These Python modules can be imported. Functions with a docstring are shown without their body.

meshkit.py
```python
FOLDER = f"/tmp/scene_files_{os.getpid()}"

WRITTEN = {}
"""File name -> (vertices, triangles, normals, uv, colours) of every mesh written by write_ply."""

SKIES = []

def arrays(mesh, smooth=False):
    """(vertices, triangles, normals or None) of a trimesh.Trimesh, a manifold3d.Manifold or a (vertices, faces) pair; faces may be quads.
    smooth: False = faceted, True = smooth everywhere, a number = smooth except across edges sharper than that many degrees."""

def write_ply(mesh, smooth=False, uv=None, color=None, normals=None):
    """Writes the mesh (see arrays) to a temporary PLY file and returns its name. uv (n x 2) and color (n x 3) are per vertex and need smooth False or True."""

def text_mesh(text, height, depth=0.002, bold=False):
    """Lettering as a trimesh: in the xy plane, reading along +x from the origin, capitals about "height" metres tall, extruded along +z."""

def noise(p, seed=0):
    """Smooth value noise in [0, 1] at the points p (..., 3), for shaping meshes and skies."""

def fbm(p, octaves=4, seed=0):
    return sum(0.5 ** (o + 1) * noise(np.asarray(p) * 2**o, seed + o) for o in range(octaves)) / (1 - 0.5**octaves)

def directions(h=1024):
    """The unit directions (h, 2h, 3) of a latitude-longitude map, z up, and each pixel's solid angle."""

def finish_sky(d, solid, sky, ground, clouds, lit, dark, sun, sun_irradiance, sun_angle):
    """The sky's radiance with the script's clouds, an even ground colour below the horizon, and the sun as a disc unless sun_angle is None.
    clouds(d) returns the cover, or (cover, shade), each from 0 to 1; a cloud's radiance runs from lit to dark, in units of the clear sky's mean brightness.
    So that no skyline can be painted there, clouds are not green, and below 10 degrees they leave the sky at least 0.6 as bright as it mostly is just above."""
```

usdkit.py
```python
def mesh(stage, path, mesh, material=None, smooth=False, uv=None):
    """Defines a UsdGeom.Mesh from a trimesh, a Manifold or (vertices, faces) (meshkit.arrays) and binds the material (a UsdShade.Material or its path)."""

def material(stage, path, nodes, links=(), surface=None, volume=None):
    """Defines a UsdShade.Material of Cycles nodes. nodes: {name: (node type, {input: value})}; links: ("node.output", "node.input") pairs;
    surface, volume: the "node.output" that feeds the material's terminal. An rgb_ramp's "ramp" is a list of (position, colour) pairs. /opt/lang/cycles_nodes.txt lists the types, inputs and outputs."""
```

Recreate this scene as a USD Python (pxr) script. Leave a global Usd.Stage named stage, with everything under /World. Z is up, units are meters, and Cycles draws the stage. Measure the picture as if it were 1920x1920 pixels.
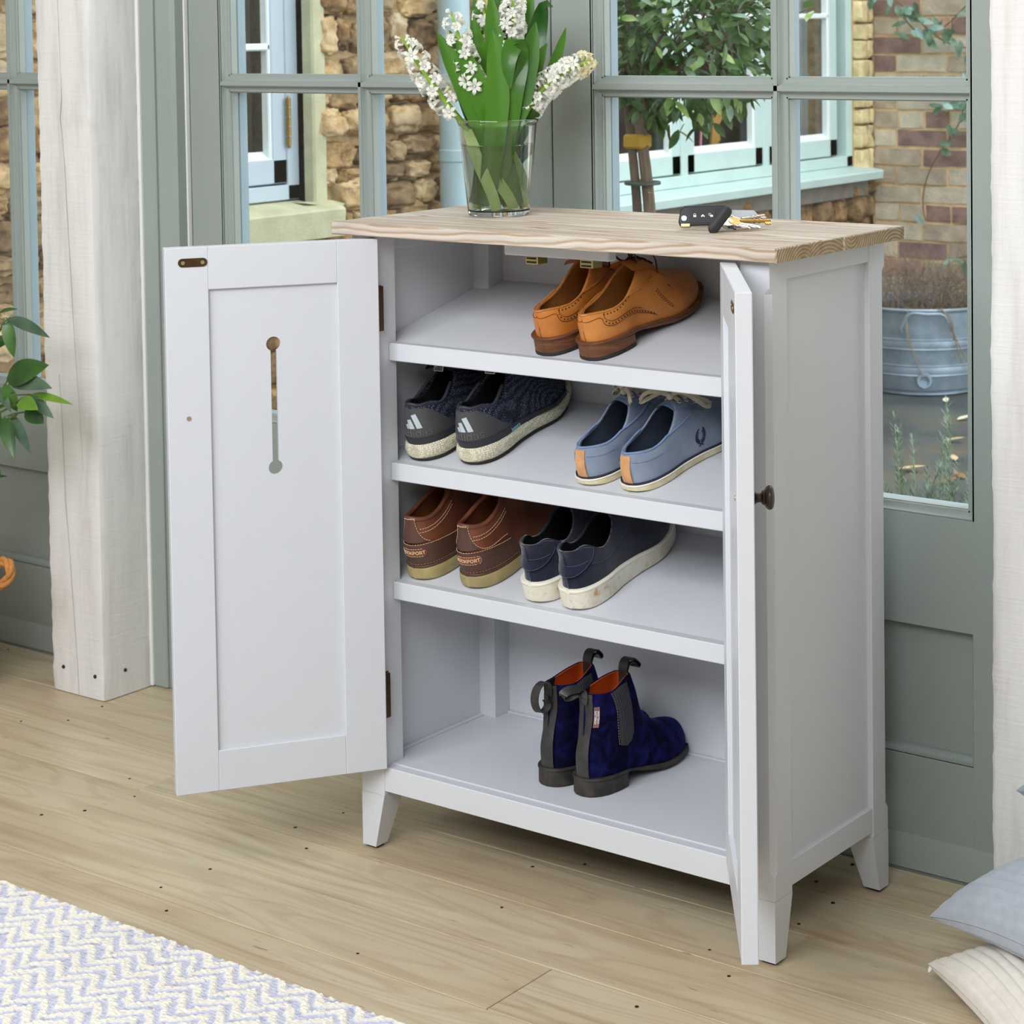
import math, random
import numpy as np, trimesh, shapely.geometry as sg, shapely.affinity as sa
from shapely.ops import unary_union
from manifold3d import Manifold, Mesh as MMesh, CrossSection
from pxr import Usd, UsdGeom, UsdLux, UsdShade, Sdf, Gf
import usdkit, meshkit

stage = Usd.Stage.CreateInMemory()
UsdGeom.SetStageUpAxis(stage, UsdGeom.Tokens.z)
UsdGeom.SetStageMetersPerUnit(stage, 1.0)
UsdGeom.Xform.Define(stage, '/World')
UsdGeom.Scope.Define(stage, '/World/Looks')

# ---------------------------------------------------------------- camera
CAM_POS = np.array([1.5619, -2.5593, 1.3666])
YAW, PITCH, ROLL = 0.6315, 0.0469, -0.0134
F_PX, CX, CY = 3961.72, 1107.86, 226.41
def camera_axes():
    fwd = np.array([-math.sin(YAW), math.cos(YAW), 0]); right = np.array([math.cos(YAW), math.sin(YAW), 0]); up = np.array([0, 0, 1.0])
    f2 = fwd * math.cos(PITCH) - up * math.sin(PITCH); u2 = up * math.cos(PITCH) + fwd * math.sin(PITCH)
    return right * math.cos(ROLL) + u2 * math.sin(ROLL), -right * math.sin(ROLL) + u2 * math.cos(ROLL), f2
_r, _u, _f = camera_axes()
cam = UsdGeom.Camera.Define(stage, '/World/camera')
cam.AddTransformOp().Set(Gf.Matrix4d(*_r, 0, *_u, 0, *(-_f), 0, *CAM_POS, 1))
AP = 36.0
cam.CreateHorizontalApertureAttr(AP); cam.CreateVerticalApertureAttr(AP)
cam.CreateFocalLengthAttr(F_PX * AP / 1920)
cam.CreateHorizontalApertureOffsetAttr(-(CX - 960) * AP / 1920)
cam.CreateVerticalApertureOffsetAttr(-(960 - CY) * AP / 1920)
cam.CreateClippingRangeAttr(Gf.Vec2f(0.05, 200))
cam.CreateFStopAttr(16.0); cam.CreateFocusDistanceAttr(2.95)
cam.CreateExposureAttr(0.0)

# ---------------------------------------------------------------- light: a bright overcast sky over courtyard and glass-roofed room, and a big soft window light from the front left
sky = UsdLux.DomeLight.Define(stage, '/World/sky')
sky.CreateColorAttr(Gf.Vec3f(0.96, 0.985, 1.0)); sky.CreateIntensityAttr(1.0)
def aim(prim, eye, at):
    eye, at = np.array(eye, float), np.array(at, float)
    z = (eye - at) / np.linalg.norm(eye - at); x = np.cross([0, 0, 1.0], z); x /= np.linalg.norm(x); y = np.cross(z, x)
    UsdGeom.Xformable(prim).AddTransformOp().Set(Gf.Matrix4d(*x, 0, *y, 0, *z, 0, *eye, 1))
def soft(name, w, h, power, col, eye, at):
    l = UsdLux.RectLight.Define(stage, '/World/' + name); l.CreateWidthAttr(w); l.CreateHeightAttr(h); l.CreateIntensityAttr(power); l.CreateColorAttr(Gf.Vec3f(*col)); aim(l, eye, at)
soft('studio_softbox', 3.4, 1.7, 9.4, (.955, .985, 1.03), (.1, -3.0, 2.8), (-.3, .15, .4))

# ---------------------------------------------------------------- helpers
W = '/World/'
used = {}
def numbered(path):
    k = used.get(path, 0); used[path] = k + 1
    return path if k == 0 else f'{path}_{k:03d}'
def lin(c):
    c = np.asarray(c, float) / 255.0
    return tuple(np.where(c <= 0.04045, c / 12.92, ((c + 0.055) / 1.055) ** 2.4))
def tm(m):
    if isinstance(m, trimesh.Trimesh): return m
    v, f, _ = meshkit.arrays(m)
    return trimesh.Trimesh(v, f, process=False)
def cat(*ms):
    ms = [tm(m) for m in (ms[0] if len(ms) == 1 and isinstance(ms[0], (list, tuple)) else ms)]
    return trimesh.Trimesh(np.vstack([m.vertices for m in ms]), np.vstack([m.faces + o for m, o in zip(ms, np.cumsum([0] + [len(m.vertices) for m in ms[:-1]]))]), process=False)
def man(m):
    m = tm(m)
    m = trimesh.Trimesh(m.vertices, m.faces, process=True)
    return Manifold(MMesh(np.asarray(m.vertices, np.float32), np.asarray(m.faces, np.uint32)))
def hull(pts):
    return trimesh.convex.convex_hull(np.asarray(pts, float))
def cb(x0, y0, z0, x1, y1, z1, c=0.0015):
    x0, x1 = min(x0, x1), max(x0, x1); y0, y1 = min(y0, y1), max(y0, y1); z0, z1 = min(z0, z1), max(z0, z1)
    c = min(c, (x1 - x0) * .45, (y1 - y0) * .45, (z1 - z0) * .45)
    p = []
    for x, sx in ((x0, 1), (x1, -1)):
        for y, sy in ((y0, 1), (y1, -1)):
            for z, sz in ((z0, 1), (z1, -1)):
                p += [(x + sx * c, y + sy * c, z), (x + sx * c, y, z + sz * c), (x, y + sy * c, z + sz * c)]
    return hull(p)
def extr(pts, axis, a0, a1):
    """Polygon extruded along an axis: 'z' takes (x,y) points, 'x' takes (y,z), 'y' takes (x,z)."""
    poly = pts if isinstance(pts, sg.Polygon) else sg.Polygon(pts)
    m = trimesh.creation.extrude_polygon(sg.polygon.orient(poly.buffer(0) if not poly.is_valid else poly), abs(a1 - a0), engine='earcut')
    lo = min(a0, a1); v = m.vertices.copy(); v[:, 2] += lo
    if axis == 'x': v = v[:, [2, 0, 1]]
    elif axis == 'y': v = np.stack([v[:, 0], v[:, 2], v[:, 1]], 1)
    f = m.faces[:, ::-1] if axis == 'y' else m.faces
    return trimesh.Trimesh(v, f, process=False)
def loft(rings, closed=True, cap=True):
    rings = np.asarray(rings, float); n, m = rings.shape[:2]
    v = rings.reshape(-1, 3); f = []
    k = m if closed else m - 1
    i, j = np.meshgrid(np.arange(n - 1), np.arange(k), indexing='ij'); i, j = i.ravel(), j.ravel(); j2 = (j + 1) % m
    f = np.concatenate([np.stack([i * m + j, i * m + j2, (i + 1) * m + j2], 1), np.stack([i * m + j, (i + 1) * m + j2, (i + 1) * m + j], 1)])
    if cap and closed:
        v = np.vstack([v, rings[0].mean(0), rings[-1].mean(0)]); a, b = len(v) - 2, len(v) - 1
        jj = np.arange(m); j2 = (jj + 1) % m
        f = np.vstack([f, np.stack([np.full(m, a), j2, jj], 1), np.stack([np.full(m, b), (n - 1) * m + jj, (n - 1) * m + j2], 1)])
    return trimesh.Trimesh(v, f, process=False)
def spline(pts, n):
    from scipy.interpolate import CubicSpline
    pts = np.asarray(pts, float); t = np.concatenate([[0], np.cumsum(np.linalg.norm(np.diff(pts, axis=0), axis=1))])
    return CubicSpline(t, pts)(np.linspace(0, t[-1], n))
def frames(path):
    path = np.asarray(path, float); t = np.gradient(path, axis=0); t /= np.linalg.norm(t, axis=1, keepdims=True) + 1e-12
    a = np.array([0, 0, 1.0]) if abs(t[0, 2]) < .9 else np.array([1.0, 0, 0])
    n = np.cross(t[0], a); n /= np.linalg.norm(n); N = [n]
    for k in range(1, len(path)):
        n = N[-1] - t[k] * (N[-1] @ t[k]); n /= np.linalg.norm(n) + 1e-12; N.append(n)
    N = np.array(N); return t, N, np.cross(t, N)
def tube(path, r, sides=8, cap=True, flat=1.0):
    path = np.asarray(path, float); r = np.broadcast_to(np.asarray(r, float), (len(path),))
    t, N, B = frames(path); a = np.linspace(0, 2 * np.pi, sides, endpoint=False)
    rings = path[:, None] + r[:, None, None] * (np.cos(a)[None, :, None] * N[:, None] * flat + np.sin(a)[None, :, None] * B[:, None])
    return loft(rings, True, cap)
def lathe(profile, n=48, centre=(0, 0, 0)):
    p = np.asarray(profile, float); a = np.linspace(0, 2 * np.pi, n, endpoint=False)
    rings = np.stack([p[:, 0, None] * np.cos(a), p[:, 0, None] * np.sin(a), np.repeat(p[:, 1, None], n, 1)], -1) + np.array(centre)
    m = loft(rings, True, True)
    return trimesh.Trimesh(m.vertices, m.faces[:, ::-1], process=False) if p[0, 1] > p[-1, 1] else m
def at_frame(m, o, ex, ey, ez):
    m = tm(m); M = np.stack([ex, ey, ez]); v = m.vertices @ M + np.asarray(o)
    f = m.faces if np.linalg.det(M) > 0 else m.faces[:, ::-1]
    return trimesh.Trimesh(v, f, process=False)
def moved(m, d=(0, 0, 0), rz=0.0, s=1.0):
    m = tm(m); c, q = math.cos(rz), math.sin(rz)
    v = m.vertices * s; v = np.stack([v[:, 0] * c - v[:, 1] * q, v[:, 0] * q + v[:, 1] * c, v[:, 2]], 1) + np.asarray(d, float)
    return trimesh.Trimesh(v, m.faces, process=False)
def put(path, mesh, mat, smooth=30):
    p = usdkit.mesh(stage, path, mesh, mat, smooth=smooth)
    return p.GetPrim()
def data(o, **k):
    for a, b in k.items():
        if b: o.SetCustomDataByKey(a, b)
class Thing:
    """A thing: an Xform at its base; parts are its children. Part meshes are given in world coordinates unless local=True."""
    def __init__(s, name, label=None, category=None, loc=(0, 0, 0), rz=0.0, group=None, kind=None, local=False):
        s.path = numbered(W + name); s.loc = np.array(loc, float); s.rz = rz; s.local = local
        x = UsdGeom.Xform.Define(stage, s.path); x.AddTranslateOp().Set(Gf.Vec3d(*map(float, loc)))
        if rz: x.AddRotateZOp().Set(math.degrees(rz))
        s.prim = x.GetPrim(); data(s.prim, label=label, category=category, group=group, kind=kind)
    def part(s, name, mesh, mat, parent=None, smooth=30, label=None, kind=None):
        m = tm(mesh)
        if not s.local:
            m = moved(trimesh.Trimesh(m.vertices - s.loc, m.faces, process=False), rz=-s.rz)
        p = numbered((parent.GetPath().pathString if parent is not None else s.path) + '/' + name)
        o = put(p, m, mat, smooth); data(o, label=label, kind=kind)
        return o
def solo(name, mesh, mat, label=None, category=None, group=None, kind=None, smooth=30):
    o = put(numbered(W + name), mesh, mat, smooth); data(o, label=label, category=category, group=group, kind=kind)
    return o
def copy_of(src, name, loc, rz=0.0, label=None, category=None, group=None, mirror=False):
    x = UsdGeom.Xform.Define(stage, numbered(W + name)); x.AddTranslateOp().Set(Gf.Vec3d(*map(float, loc)))
    if rz: x.AddRotateZOp().Set(math.degrees(rz))
    o = x.GetPrim(); o.GetReferences().AddInternalReference(src.prim.GetPath()); o.SetInstanceable(True)
    data(o, label=label, category=category, group=group)
    return o

# ---------------------------------------------------------------- materials
LK = '/World/Looks/'
def material(name, nodes, links, surface='p.BSDF'):
    return usdkit.material(stage, LK + name, nodes, links, surface=surface)
def paint(name, col, rough=0.5, var=0.05, scale=5.0, bump=0.0, bscale=250.0, spec=0.4, stretch=(1, 1, 1), col2=None, detail=4, sheen=0.0, metallic=0.0, rand=0.0, coat=0.0, ramp=(0.35, 0.65), bdist=0.002, trans=0.0):
    c = np.array(lin(col)); a, b = (c * (1 - var), np.minimum(c * (1 + var), 1)) if col2 is None else (c, np.array(lin(col2)))
    nodes = {'g': ('geometry', {}), 'm': ('mapping', {'scale': stretch}), 'n': ('noise_texture', {'scale': scale, 'detail': float(detail)}),
             'r': ('rgb_ramp', {'ramp': [(ramp[0], tuple(a)), (ramp[1], tuple(b))]}),
             'p': ('principled_bsdf', {'roughness': rough, 'specular_ior_level': spec, 'sheen_weight': sheen, 'metallic': metallic, 'coat_weight': coat})}
    links = [('g.position', 'm.vector'), ('m.vector', 'n.vector'), ('n.fac', 'r.fac')]
    out = 'r.color'
    if rand:
        nodes |= {'oi': ('object_info', {}), 'mr': ('map_range', {'from_min': 0.0, 'from_max': 1.0, 'to_min': 1 - rand, 'to_max': 1 + rand}), 'h': ('hsv', {})}
        links += [('oi.random', 'mr.value'), ('mr.result', 'h.value'), (out, 'h.color')]; out = 'h.color'
    links.append((out, 'p.base_color'))
    if bump:
        nodes |= {'bn': ('noise_texture', {'scale': bscale, 'detail': 3.0}), 'b': ('bump', {'strength': bump, 'distance': bdist})}
        links += [('m.vector', 'bn.vector'), ('bn.fac', 'b.height'), ('b.normal', 'p.normal')]
    if trans:
        nodes |= {'t': ('translucent_bsdf', {}), 'mx': ('mix_closure', {'fac': trans})}
        links += [(out, 't.color'), ('p.BSDF', 'mx.closure1'), ('t.BSDF', 'mx.closure2')]
        return material(name, nodes, links, 'mx.closure')
    return material(name, nodes, links)
# ================================================================ looks of the room
white_paint = paint('cabinet_paint', (209, 212, 218), rough=0.42, var=0.012, scale=3, bump=0.03, bscale=400)
sage = paint('sage_paint', (150, 159, 154), rough=0.45, var=0.03, scale=4, bump=0.05, bscale=300)
sage_out = paint('sage_outside_paint', (136, 155, 164), rough=0.5, var=0.05, scale=6)
putty = paint('pale_putty', (186, 205, 210), rough=0.5, var=0.06, scale=20)
seal_white = paint('white_seal', (228, 230, 226), rough=0.5, var=0.02)
post_paint = material('limewashed_timber', {
    'g': ('geometry', {}), 'm': ('mapping', {'scale': (1, 1, .12)}), 'n': ('noise_texture', {'scale': 22.0, 'detail': 6.0, 'roughness': .6}),
    'r': ('rgb_ramp', {'ramp': [(.25, lin((206, 203, 200))), (.5, lin((229, 228, 226))), (.75, lin((236, 235, 232)))]}),
    'm2': ('mapping', {'scale': (1, 1, 1)}), 'n2': ('noise_texture', {'scale': 9.0, 'detail': 5.0}), 'r2': ('rgb_ramp', {'ramp': [(.66, (0, 0, 0)), (.78, (1, 1, 1))]}),
    'mx': ('mix', {'color2': lin((206, 190, 172))}), 'f': ('math', {'math_type': 'multiply', 'value2': .55}),
    'm3': ('mapping', {'scale': (9, 9, 160)}), 'n3': ('noise_texture', {'scale': 1.0, 'detail': 4.0}),
    'm4': ('mapping', {'scale': (120, 120, 4)}), 'n4': ('noise_texture', {'scale': 1.0, 'detail': 3.0}),
    'ad': ('math', {'math_type': 'add'}), 'b': ('bump', {'strength': .55, 'distance': .0016}),
    'p': ('principled_bsdf', {'roughness': .62, 'specular_ior_level': .3})},
    [('g.position', 'm.vector'), ('m.vector', 'n.vector'), ('n.fac', 'r.fac'), ('g.position', 'n2.vector'), ('n2.fac', 'r2.fac'), ('r2.color', 'f.value1'), ('f.value', 'mx.fac'), ('r.color', 'mx.color1'),
     ('mx.color', 'p.base_color'), ('g.position', 'm3.vector'), ('m3.vector', 'n3.vector'), ('g.position', 'm4.vector'), ('m4.vector', 'n4.vector'), ('n3.fac', 'ad.value1'), ('n4.fac', 'ad.value2'), ('ad.value', 'b.height'), ('b.normal', 'p.normal')])
crack_dark = paint('split_shadow_timber', (120, 98, 84), rough=.8, var=.2, scale=40)
pane_glass = material('window_glass', {'t': ('transparent_bsdf', {'color': (.97, .985, .98)}), 'g': ('glossy_bsdf', {'roughness': .0, 'color': (1, 1, 1)}), 'f': ('fresnel', {'IOR': 1.45}), 'ge': ('geometry', {}), 'iv': ('math', {'math_type': 'subtract', 'value1': 1.0}), 'mu': ('math', {'math_type': 'multiply'}), 'x': ('mix_closure', {})},
                      [('ge.backfacing', 'iv.value2'), ('iv.value', 'mu.value1'), ('f.fac', 'mu.value2'), ('mu.value', 'x.fac'), ('t.BSDF', 'x.closure1'), ('g.BSDF', 'x.closure2')], 'x.closure')

def floor_look(name):
    return material(name, {
        'g': ('geometry', {}), 'oi': ('object_info', {}), 'off': ('combine_xyz', {}), 'mu': ('math', {'math_type': 'multiply', 'value2': 37.0}), 'add': ('vector_math', {'math_type': 'add'}),
        # slow warping so that the grain wanders
        'w': ('noise_texture', {'scale': 1.6, 'detail': 2.0}), 'ws': ('vector_math', {'math_type': 'scale', 'scale': .05}), 'add2': ('vector_math', {'math_type': 'add'}),
        'm1': ('mapping', {'scale': (1.3, 44, 8)}), 'n1': ('noise_texture', {'scale': 1.0, 'detail': 5.0, 'roughness': .55}),
        'm2': ('mapping', {'scale': (1.1, 11, 3)}), 'n2': ('noise_texture', {'scale': 1.0, 'detail': 1.0}), 'wv': ('math', {'math_type': 'multiply', 'value2': 85.0}), 'sn': ('math', {'math_type': 'sine'}),
        'm3': ('mapping', {'scale': (.9, 3.2, 1)}), 'n3': ('noise_texture', {'scale': 1.5, 'detail': 3.0}),
        'base': ('rgb_ramp', {'ramp': [(.25, lin((183, 163, 132))), (.45, lin((199, 182, 152))), (.6, lin((206, 192, 163))), (.8, lin((190, 180, 158)))]}),
        'gr': ('rgb_ramp', {'ramp': [(.30, (.74, .68, .62)), (.5, (.97, .97, .97)), (.8, (1.05, 1.05, 1.04))]}),
        'gr2': ('rgb_ramp', {'ramp': [(.0, (.88, .84, .81)), (.35, (1, 1, 1)), (1, (1, 1, 1))]}), 'snm': ('map_range', {'from_min': -1.0, 'from_max': 1.0, 'to_min': 0.0, 'to_max': 1.0}),
        'x1': ('mix', {'mix_type': 'multiply', 'fac': .8}), 'x2': ('mix', {'mix_type': 'multiply', 'fac': .75}),
        # pores, little dark marks along the grain, and grey knots
        'm4': ('mapping', {'scale': (16, 130, 1)}), 'n4': ('noise_texture', {'scale': 1.0, 'detail': 2.0}), 'r4': ('rgb_ramp', {'ramp': [(.70, (0, 0, 0)), (.76, (1, 1, 1))]}), 'x3': ('mix', {'color2': lin((118, 92, 66))}), 'f4': ('math', {'math_type': 'multiply', 'value2': .6}),
        'm5': ('mapping', {'scale': (5.0, 9.5, 1)}), 'v5': ('voronoi_texture', {'scale': 1.0, 'randomness': 1.0}), 'r5': ('rgb_ramp', {'ramp': [(.05, (1, 1, 1)), (.13, (0, 0, 0))]}), 'x4': ('mix', {'color2': lin((150, 142, 132))}), 'f5': ('math', {'math_type': 'multiply', 'value2': .75}),
        'vc': ('separate_color', {}), 'gt': ('math', {'math_type': 'greater_than', 'value2': .72}), 'f6': ('math', {'math_type': 'multiply'}),
        'h': ('hsv', {}), 'mr': ('map_range', {'to_min': .95, 'to_max': 1.05}),
        'b': ('bump', {'strength': .12, 'distance': .001}), 'p': ('principled_bsdf', {'roughness': .42, 'specular_ior_level': .45})},
        [('oi.random', 'mu.value1'), ('mu.value', 'off.x'), ('mu.value', 'off.y'), ('g.position', 'add.vector1'), ('off.vector', 'add.vector2'),
         ('add.vector', 'w.vector'), ('w.color', 'ws.vector1'), ('add.vector', 'add2.vector1'), ('ws.vector', 'add2.vector2'),
         ('add2.vector', 'm1.vector'), ('m1.vector', 'n1.vector'), ('add2.vector', 'm2.vector'), ('m2.vector', 'n2.vector'), ('n2.fac', 'wv.value1'), ('wv.value', 'sn.value1'),
         ('sn.value', 'snm.value'), ('snm.result', 'gr2.fac'), ('add.vector', 'm3.vector'), ('m3.vector', 'n3.vector'), ('n3.fac', 'base.fac'), ('n1.fac', 'gr.fac'),
         ('base.color', 'x1.color1'), ('gr.color', 'x1.color2'), ('x1.color', 'x2.color1'), ('gr2.color', 'x2.color2'),
         ('add.vector', 'm4.vector'), ('m4.vector', 'n4.vector'), ('n4.fac', 'r4.fac'), ('r4.color', 'f4.value1'), ('f4.value', 'x3.fac'), ('x2.color', 'x3.color1'),
         ('add.vector', 'm5.vector'), ('m5.vector', 'v5.vector'), ('v5.distance', 'r5.fac'), ('v5.color', 'vc.color'), ('vc.r', 'gt.value1'), ('r5.color', 'f5.value1'), ('f5.value', 'f6.value1'), ('gt.value', 'f6.value2'), ('f6.value', 'x4.fac'), ('x3.color', 'x4.color1'),
         ('oi.random', 'mr.value'), ('mr.result', 'h.value'), ('x4.color', 'h.color'), ('h.color', 'p.base_color'), ('n1.fac', 'b.height'), ('b.normal', 'p.normal')])
floor_wood = floor_look('limed_pine_floor')
dark_under = paint('dark_joint', (92, 74, 50), rough=.9, var=.1)
nail_dark = paint('old_nail', (48, 40, 34), rough=.7, var=.1)

# ================================================================ floor
rng = random.Random(4)
floor = Thing('floor', kind='structure')
floor.part('subfloor', cb(-4.2, -3.9, -.06, 3.6, .418, -.0215, 0), dark_under)
PW = .1515
rows = [.2695 + PW * k for k in (1, 0)] + [.2695 - PW * k for k in range(1, 28)]
fixed = {.118: [-1.313], -.185: [-.2645]}
nails = []
for i, ytop in enumerate(rows):
    y1 = min(ytop, .4175); y0 = ytop - PW
    if y1 - y0 < .01: continue
    cuts = [-4.2, 3.6]
    near = [v for k, v in fixed.items() if abs(ytop - PW - (k - PW)) < .02 and abs(ytop - k) < .02]
    if near: cuts += near[0]
    cuts += [c for c in (rng.uniform(-3.9, -2.2), rng.uniform(1.2, 3.0))]
    cuts = sorted(cuts)
    for a, b in zip(cuts[:-1], cuts[1:]):
        dz = rng.uniform(-.0008, 0)
        floor.part('floor_plank', cb(a + .0006, y0 + .0009 + rng.uniform(0, .0006), -.021, b - .0006, y1 - .0009, dz, .0011), floor_wood)
    for x in np.arange(-2.2, 1.2, .42):
        for yy in (y0 + .028, y1 - .028):
            if rng.random() < .8: nails.append((x + rng.uniform(-.012, .012) + .06 * (i % 2), yy, rng.uniform(.0020, .0034)))
nm = [trimesh.creation.cylinder(r, .0016, sections=9).apply_translation((x, y, -.0004)) for x, y, r in nails]
floor.part('nail_head', cat(nm), nail_dark, kind='stuff')

# ================================================================ the glazed wall
YF, YG = .43, .462           # face of the stiles, plane of the glass
def half_profile(w):         # ovolo glazing bar, half width w on its face: (across, depth) going away from the centre line
    q = [(0, 0), (w, 0), (w, .003)]
    for t in np.linspace(0, np.pi / 2, 6): q.append((w + .0015 + .0085 * (1 - math.cos(t)), .003 + .011 * math.sin(t)))
    q += [(w + .0125, .014), (w + .0125, .0185), (w + .0145, .0185), (w + .0145, .034)]
    return q
def bead_v(x, side, z0, z1, y=YF):   # a moulded edge along a stile; side +1: opening lies at +x
    q = half_profile(0.0); pts = [(x + side * a, y + d) for a, d in q] + [(x - side * .004, y + .034), (x - side * .004, y)]
    return extr(pts, 'z', z0, z1)
def bead_h(z, side, x0, x1, y=YF):
    q = half_profile(0.0); pts = [(y + d, z + side * a) for a, d in q] + [(y + .034, z - side * .004), (y, z - side * .004)]
    return extr(pts, 'x', x0, x1)
def bar_v(x, z0, z1, w=.0035, y=YF):
    q = half_profile(w); pts = [(x + a, y + d) for a, d in q] + [(x - a, y + d) for a, d in reversed(q)]
    return extr(sg.Polygon(pts).buffer(0), 'z', z0, z1)
def bar_h(z, x0, x1, w=.0045, y=YF):
    q = half_profile(w); pts = [(y + d, z + a) for a, d in q] + [(y + d, z - a) for a, d in reversed(q)]
    return extr(sg.Polygon(pts).buffer(0), 'x', x0, x1)
ZG0, ZB, ZTOP = .5865, 1.2525, 2.02
def leaf(name, x0, x1, sl, sr, bars, lower=True):
    d = Thing(name, kind='structure', loc=((x0 + x1) / 2, YF, 0))
    a, b = x0 + sl, x1 - sr
    d.part('stile', cb(x0, YF, .02, a, YF + .045, 2.14, .0015), sage); d.part('stile', cb(b, YF, .02, x1, YF + .045, 2.14, .0015), sage)
    d.part('bottom_rail', cb(a - .002, YF + .0002, .02, b + .002, YF + .045, .185, .001), sage)
    d.part('lock_rail', cb(a - .002, YF + .0002, .397, b + .002, YF + .045, .577, .001), sage)
    d.part('top_rail', cb(a - .002, YF + .0002, ZTOP, b + .002, YF + .045, 2.14, .001), sage)
    d.part('panel', cb(a - .002, YF + .020, .18, b + .002, YF + .034, .40, .001), sage)
    d.part('panel_moulding', cat(bead_h(.185, 1, a, b, YF + .001)), sage)
    d.part('weather_bar', extr([(YF + .002, .06), (YF - .009, .032), (YF - .012, .004), (YF + .03, .004), (YF + .03, .06)], 'x', x0, x1), sage)
    d.part('glazing_bead', cat(bead_v(a, 1, .577, ZTOP), bead_v(b, -1, .577, ZTOP), bead_h(.577, 1, a, b), bead_h(ZTOP, -1, a, b)), sage)
    for xm in bars:
        g = d.part('glazing_bar', bar_v(xm, .577, ZTOP), sage)
        d.part('outer_bar', cb(xm - .0115, YG + .006, .59, xm + .0115, YG + .030, ZTOP, .002), sage_out, parent=g)
    g = d.part('glazing_bar', bar_h(ZB, a, b), sage)
    d.part('outer_bar', cb(a, YG + .006, ZB - .0115, b, YG + .030, ZB + .0115, .002), sage_out, parent=g)
    d.part('outer_frame', cat(cb(a - .02, YG + .006, .55, a + .013, YG + .03, ZTOP, .002), cb(b - .013, YG + .006, .55, b + .02, YG + .03, ZTOP, .002), cb(a, YG + .006, .55, b, YG + .03, .589, .002)), sage_out)
    xs = [a] + list(bars) + [b]
    for xa, xb in zip(xs[:-1], xs[1:]):
        for za, zb in ((.5775, ZB), (ZB, ZTOP)):
            d.part('pane', cb(xa + .002, YG, za, xb - .002, YG + .004, zb, 0), pane_glass)
    return d
leaf('door_1', -1.636, -.7125, .090, .090, [-1.1705])
leaf('door_2', -.7095, .192, .0895, .0885, [-.2475])
leaf('window_1', -2.80, -1.755, .07, .09, [-2.2075])
trim = Thing('trim_1', kind='structure', loc=(-1.69, .42, 0))
trim.part('jamb', cb(-1.757, .392, 0, -1.7005, .475, 2.2, .003), sage)
trim.part('jamb', cb(-1.6965, .392, 0, -1.6425, .475, 2.2, .008), sage)
trim.part('jamb_core', cb(-1.72, .40, 0, -1.66, .475, 2.2, .001), sage)
trim.part('draught_seal', cb(-1.6425, .4215, .02, -1.6385, .433, 2.14, .001), seal_white)
trim2 = Thing('trim_2', kind='structure', loc=(-.8, .45, 2.14))
trim2.part('head', cb(-2.8, .40, 2.14, .6, .49, 2.30, .003), sage)
trim2.part('threshold', cb(-2.8, .424, -.06, .6, .50, .018, .002), sage)
trim2.part('meeting_strip', cb(-.7122, .437, .03, -.7098, .47, 2.14, 0), crack_dark)

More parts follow.
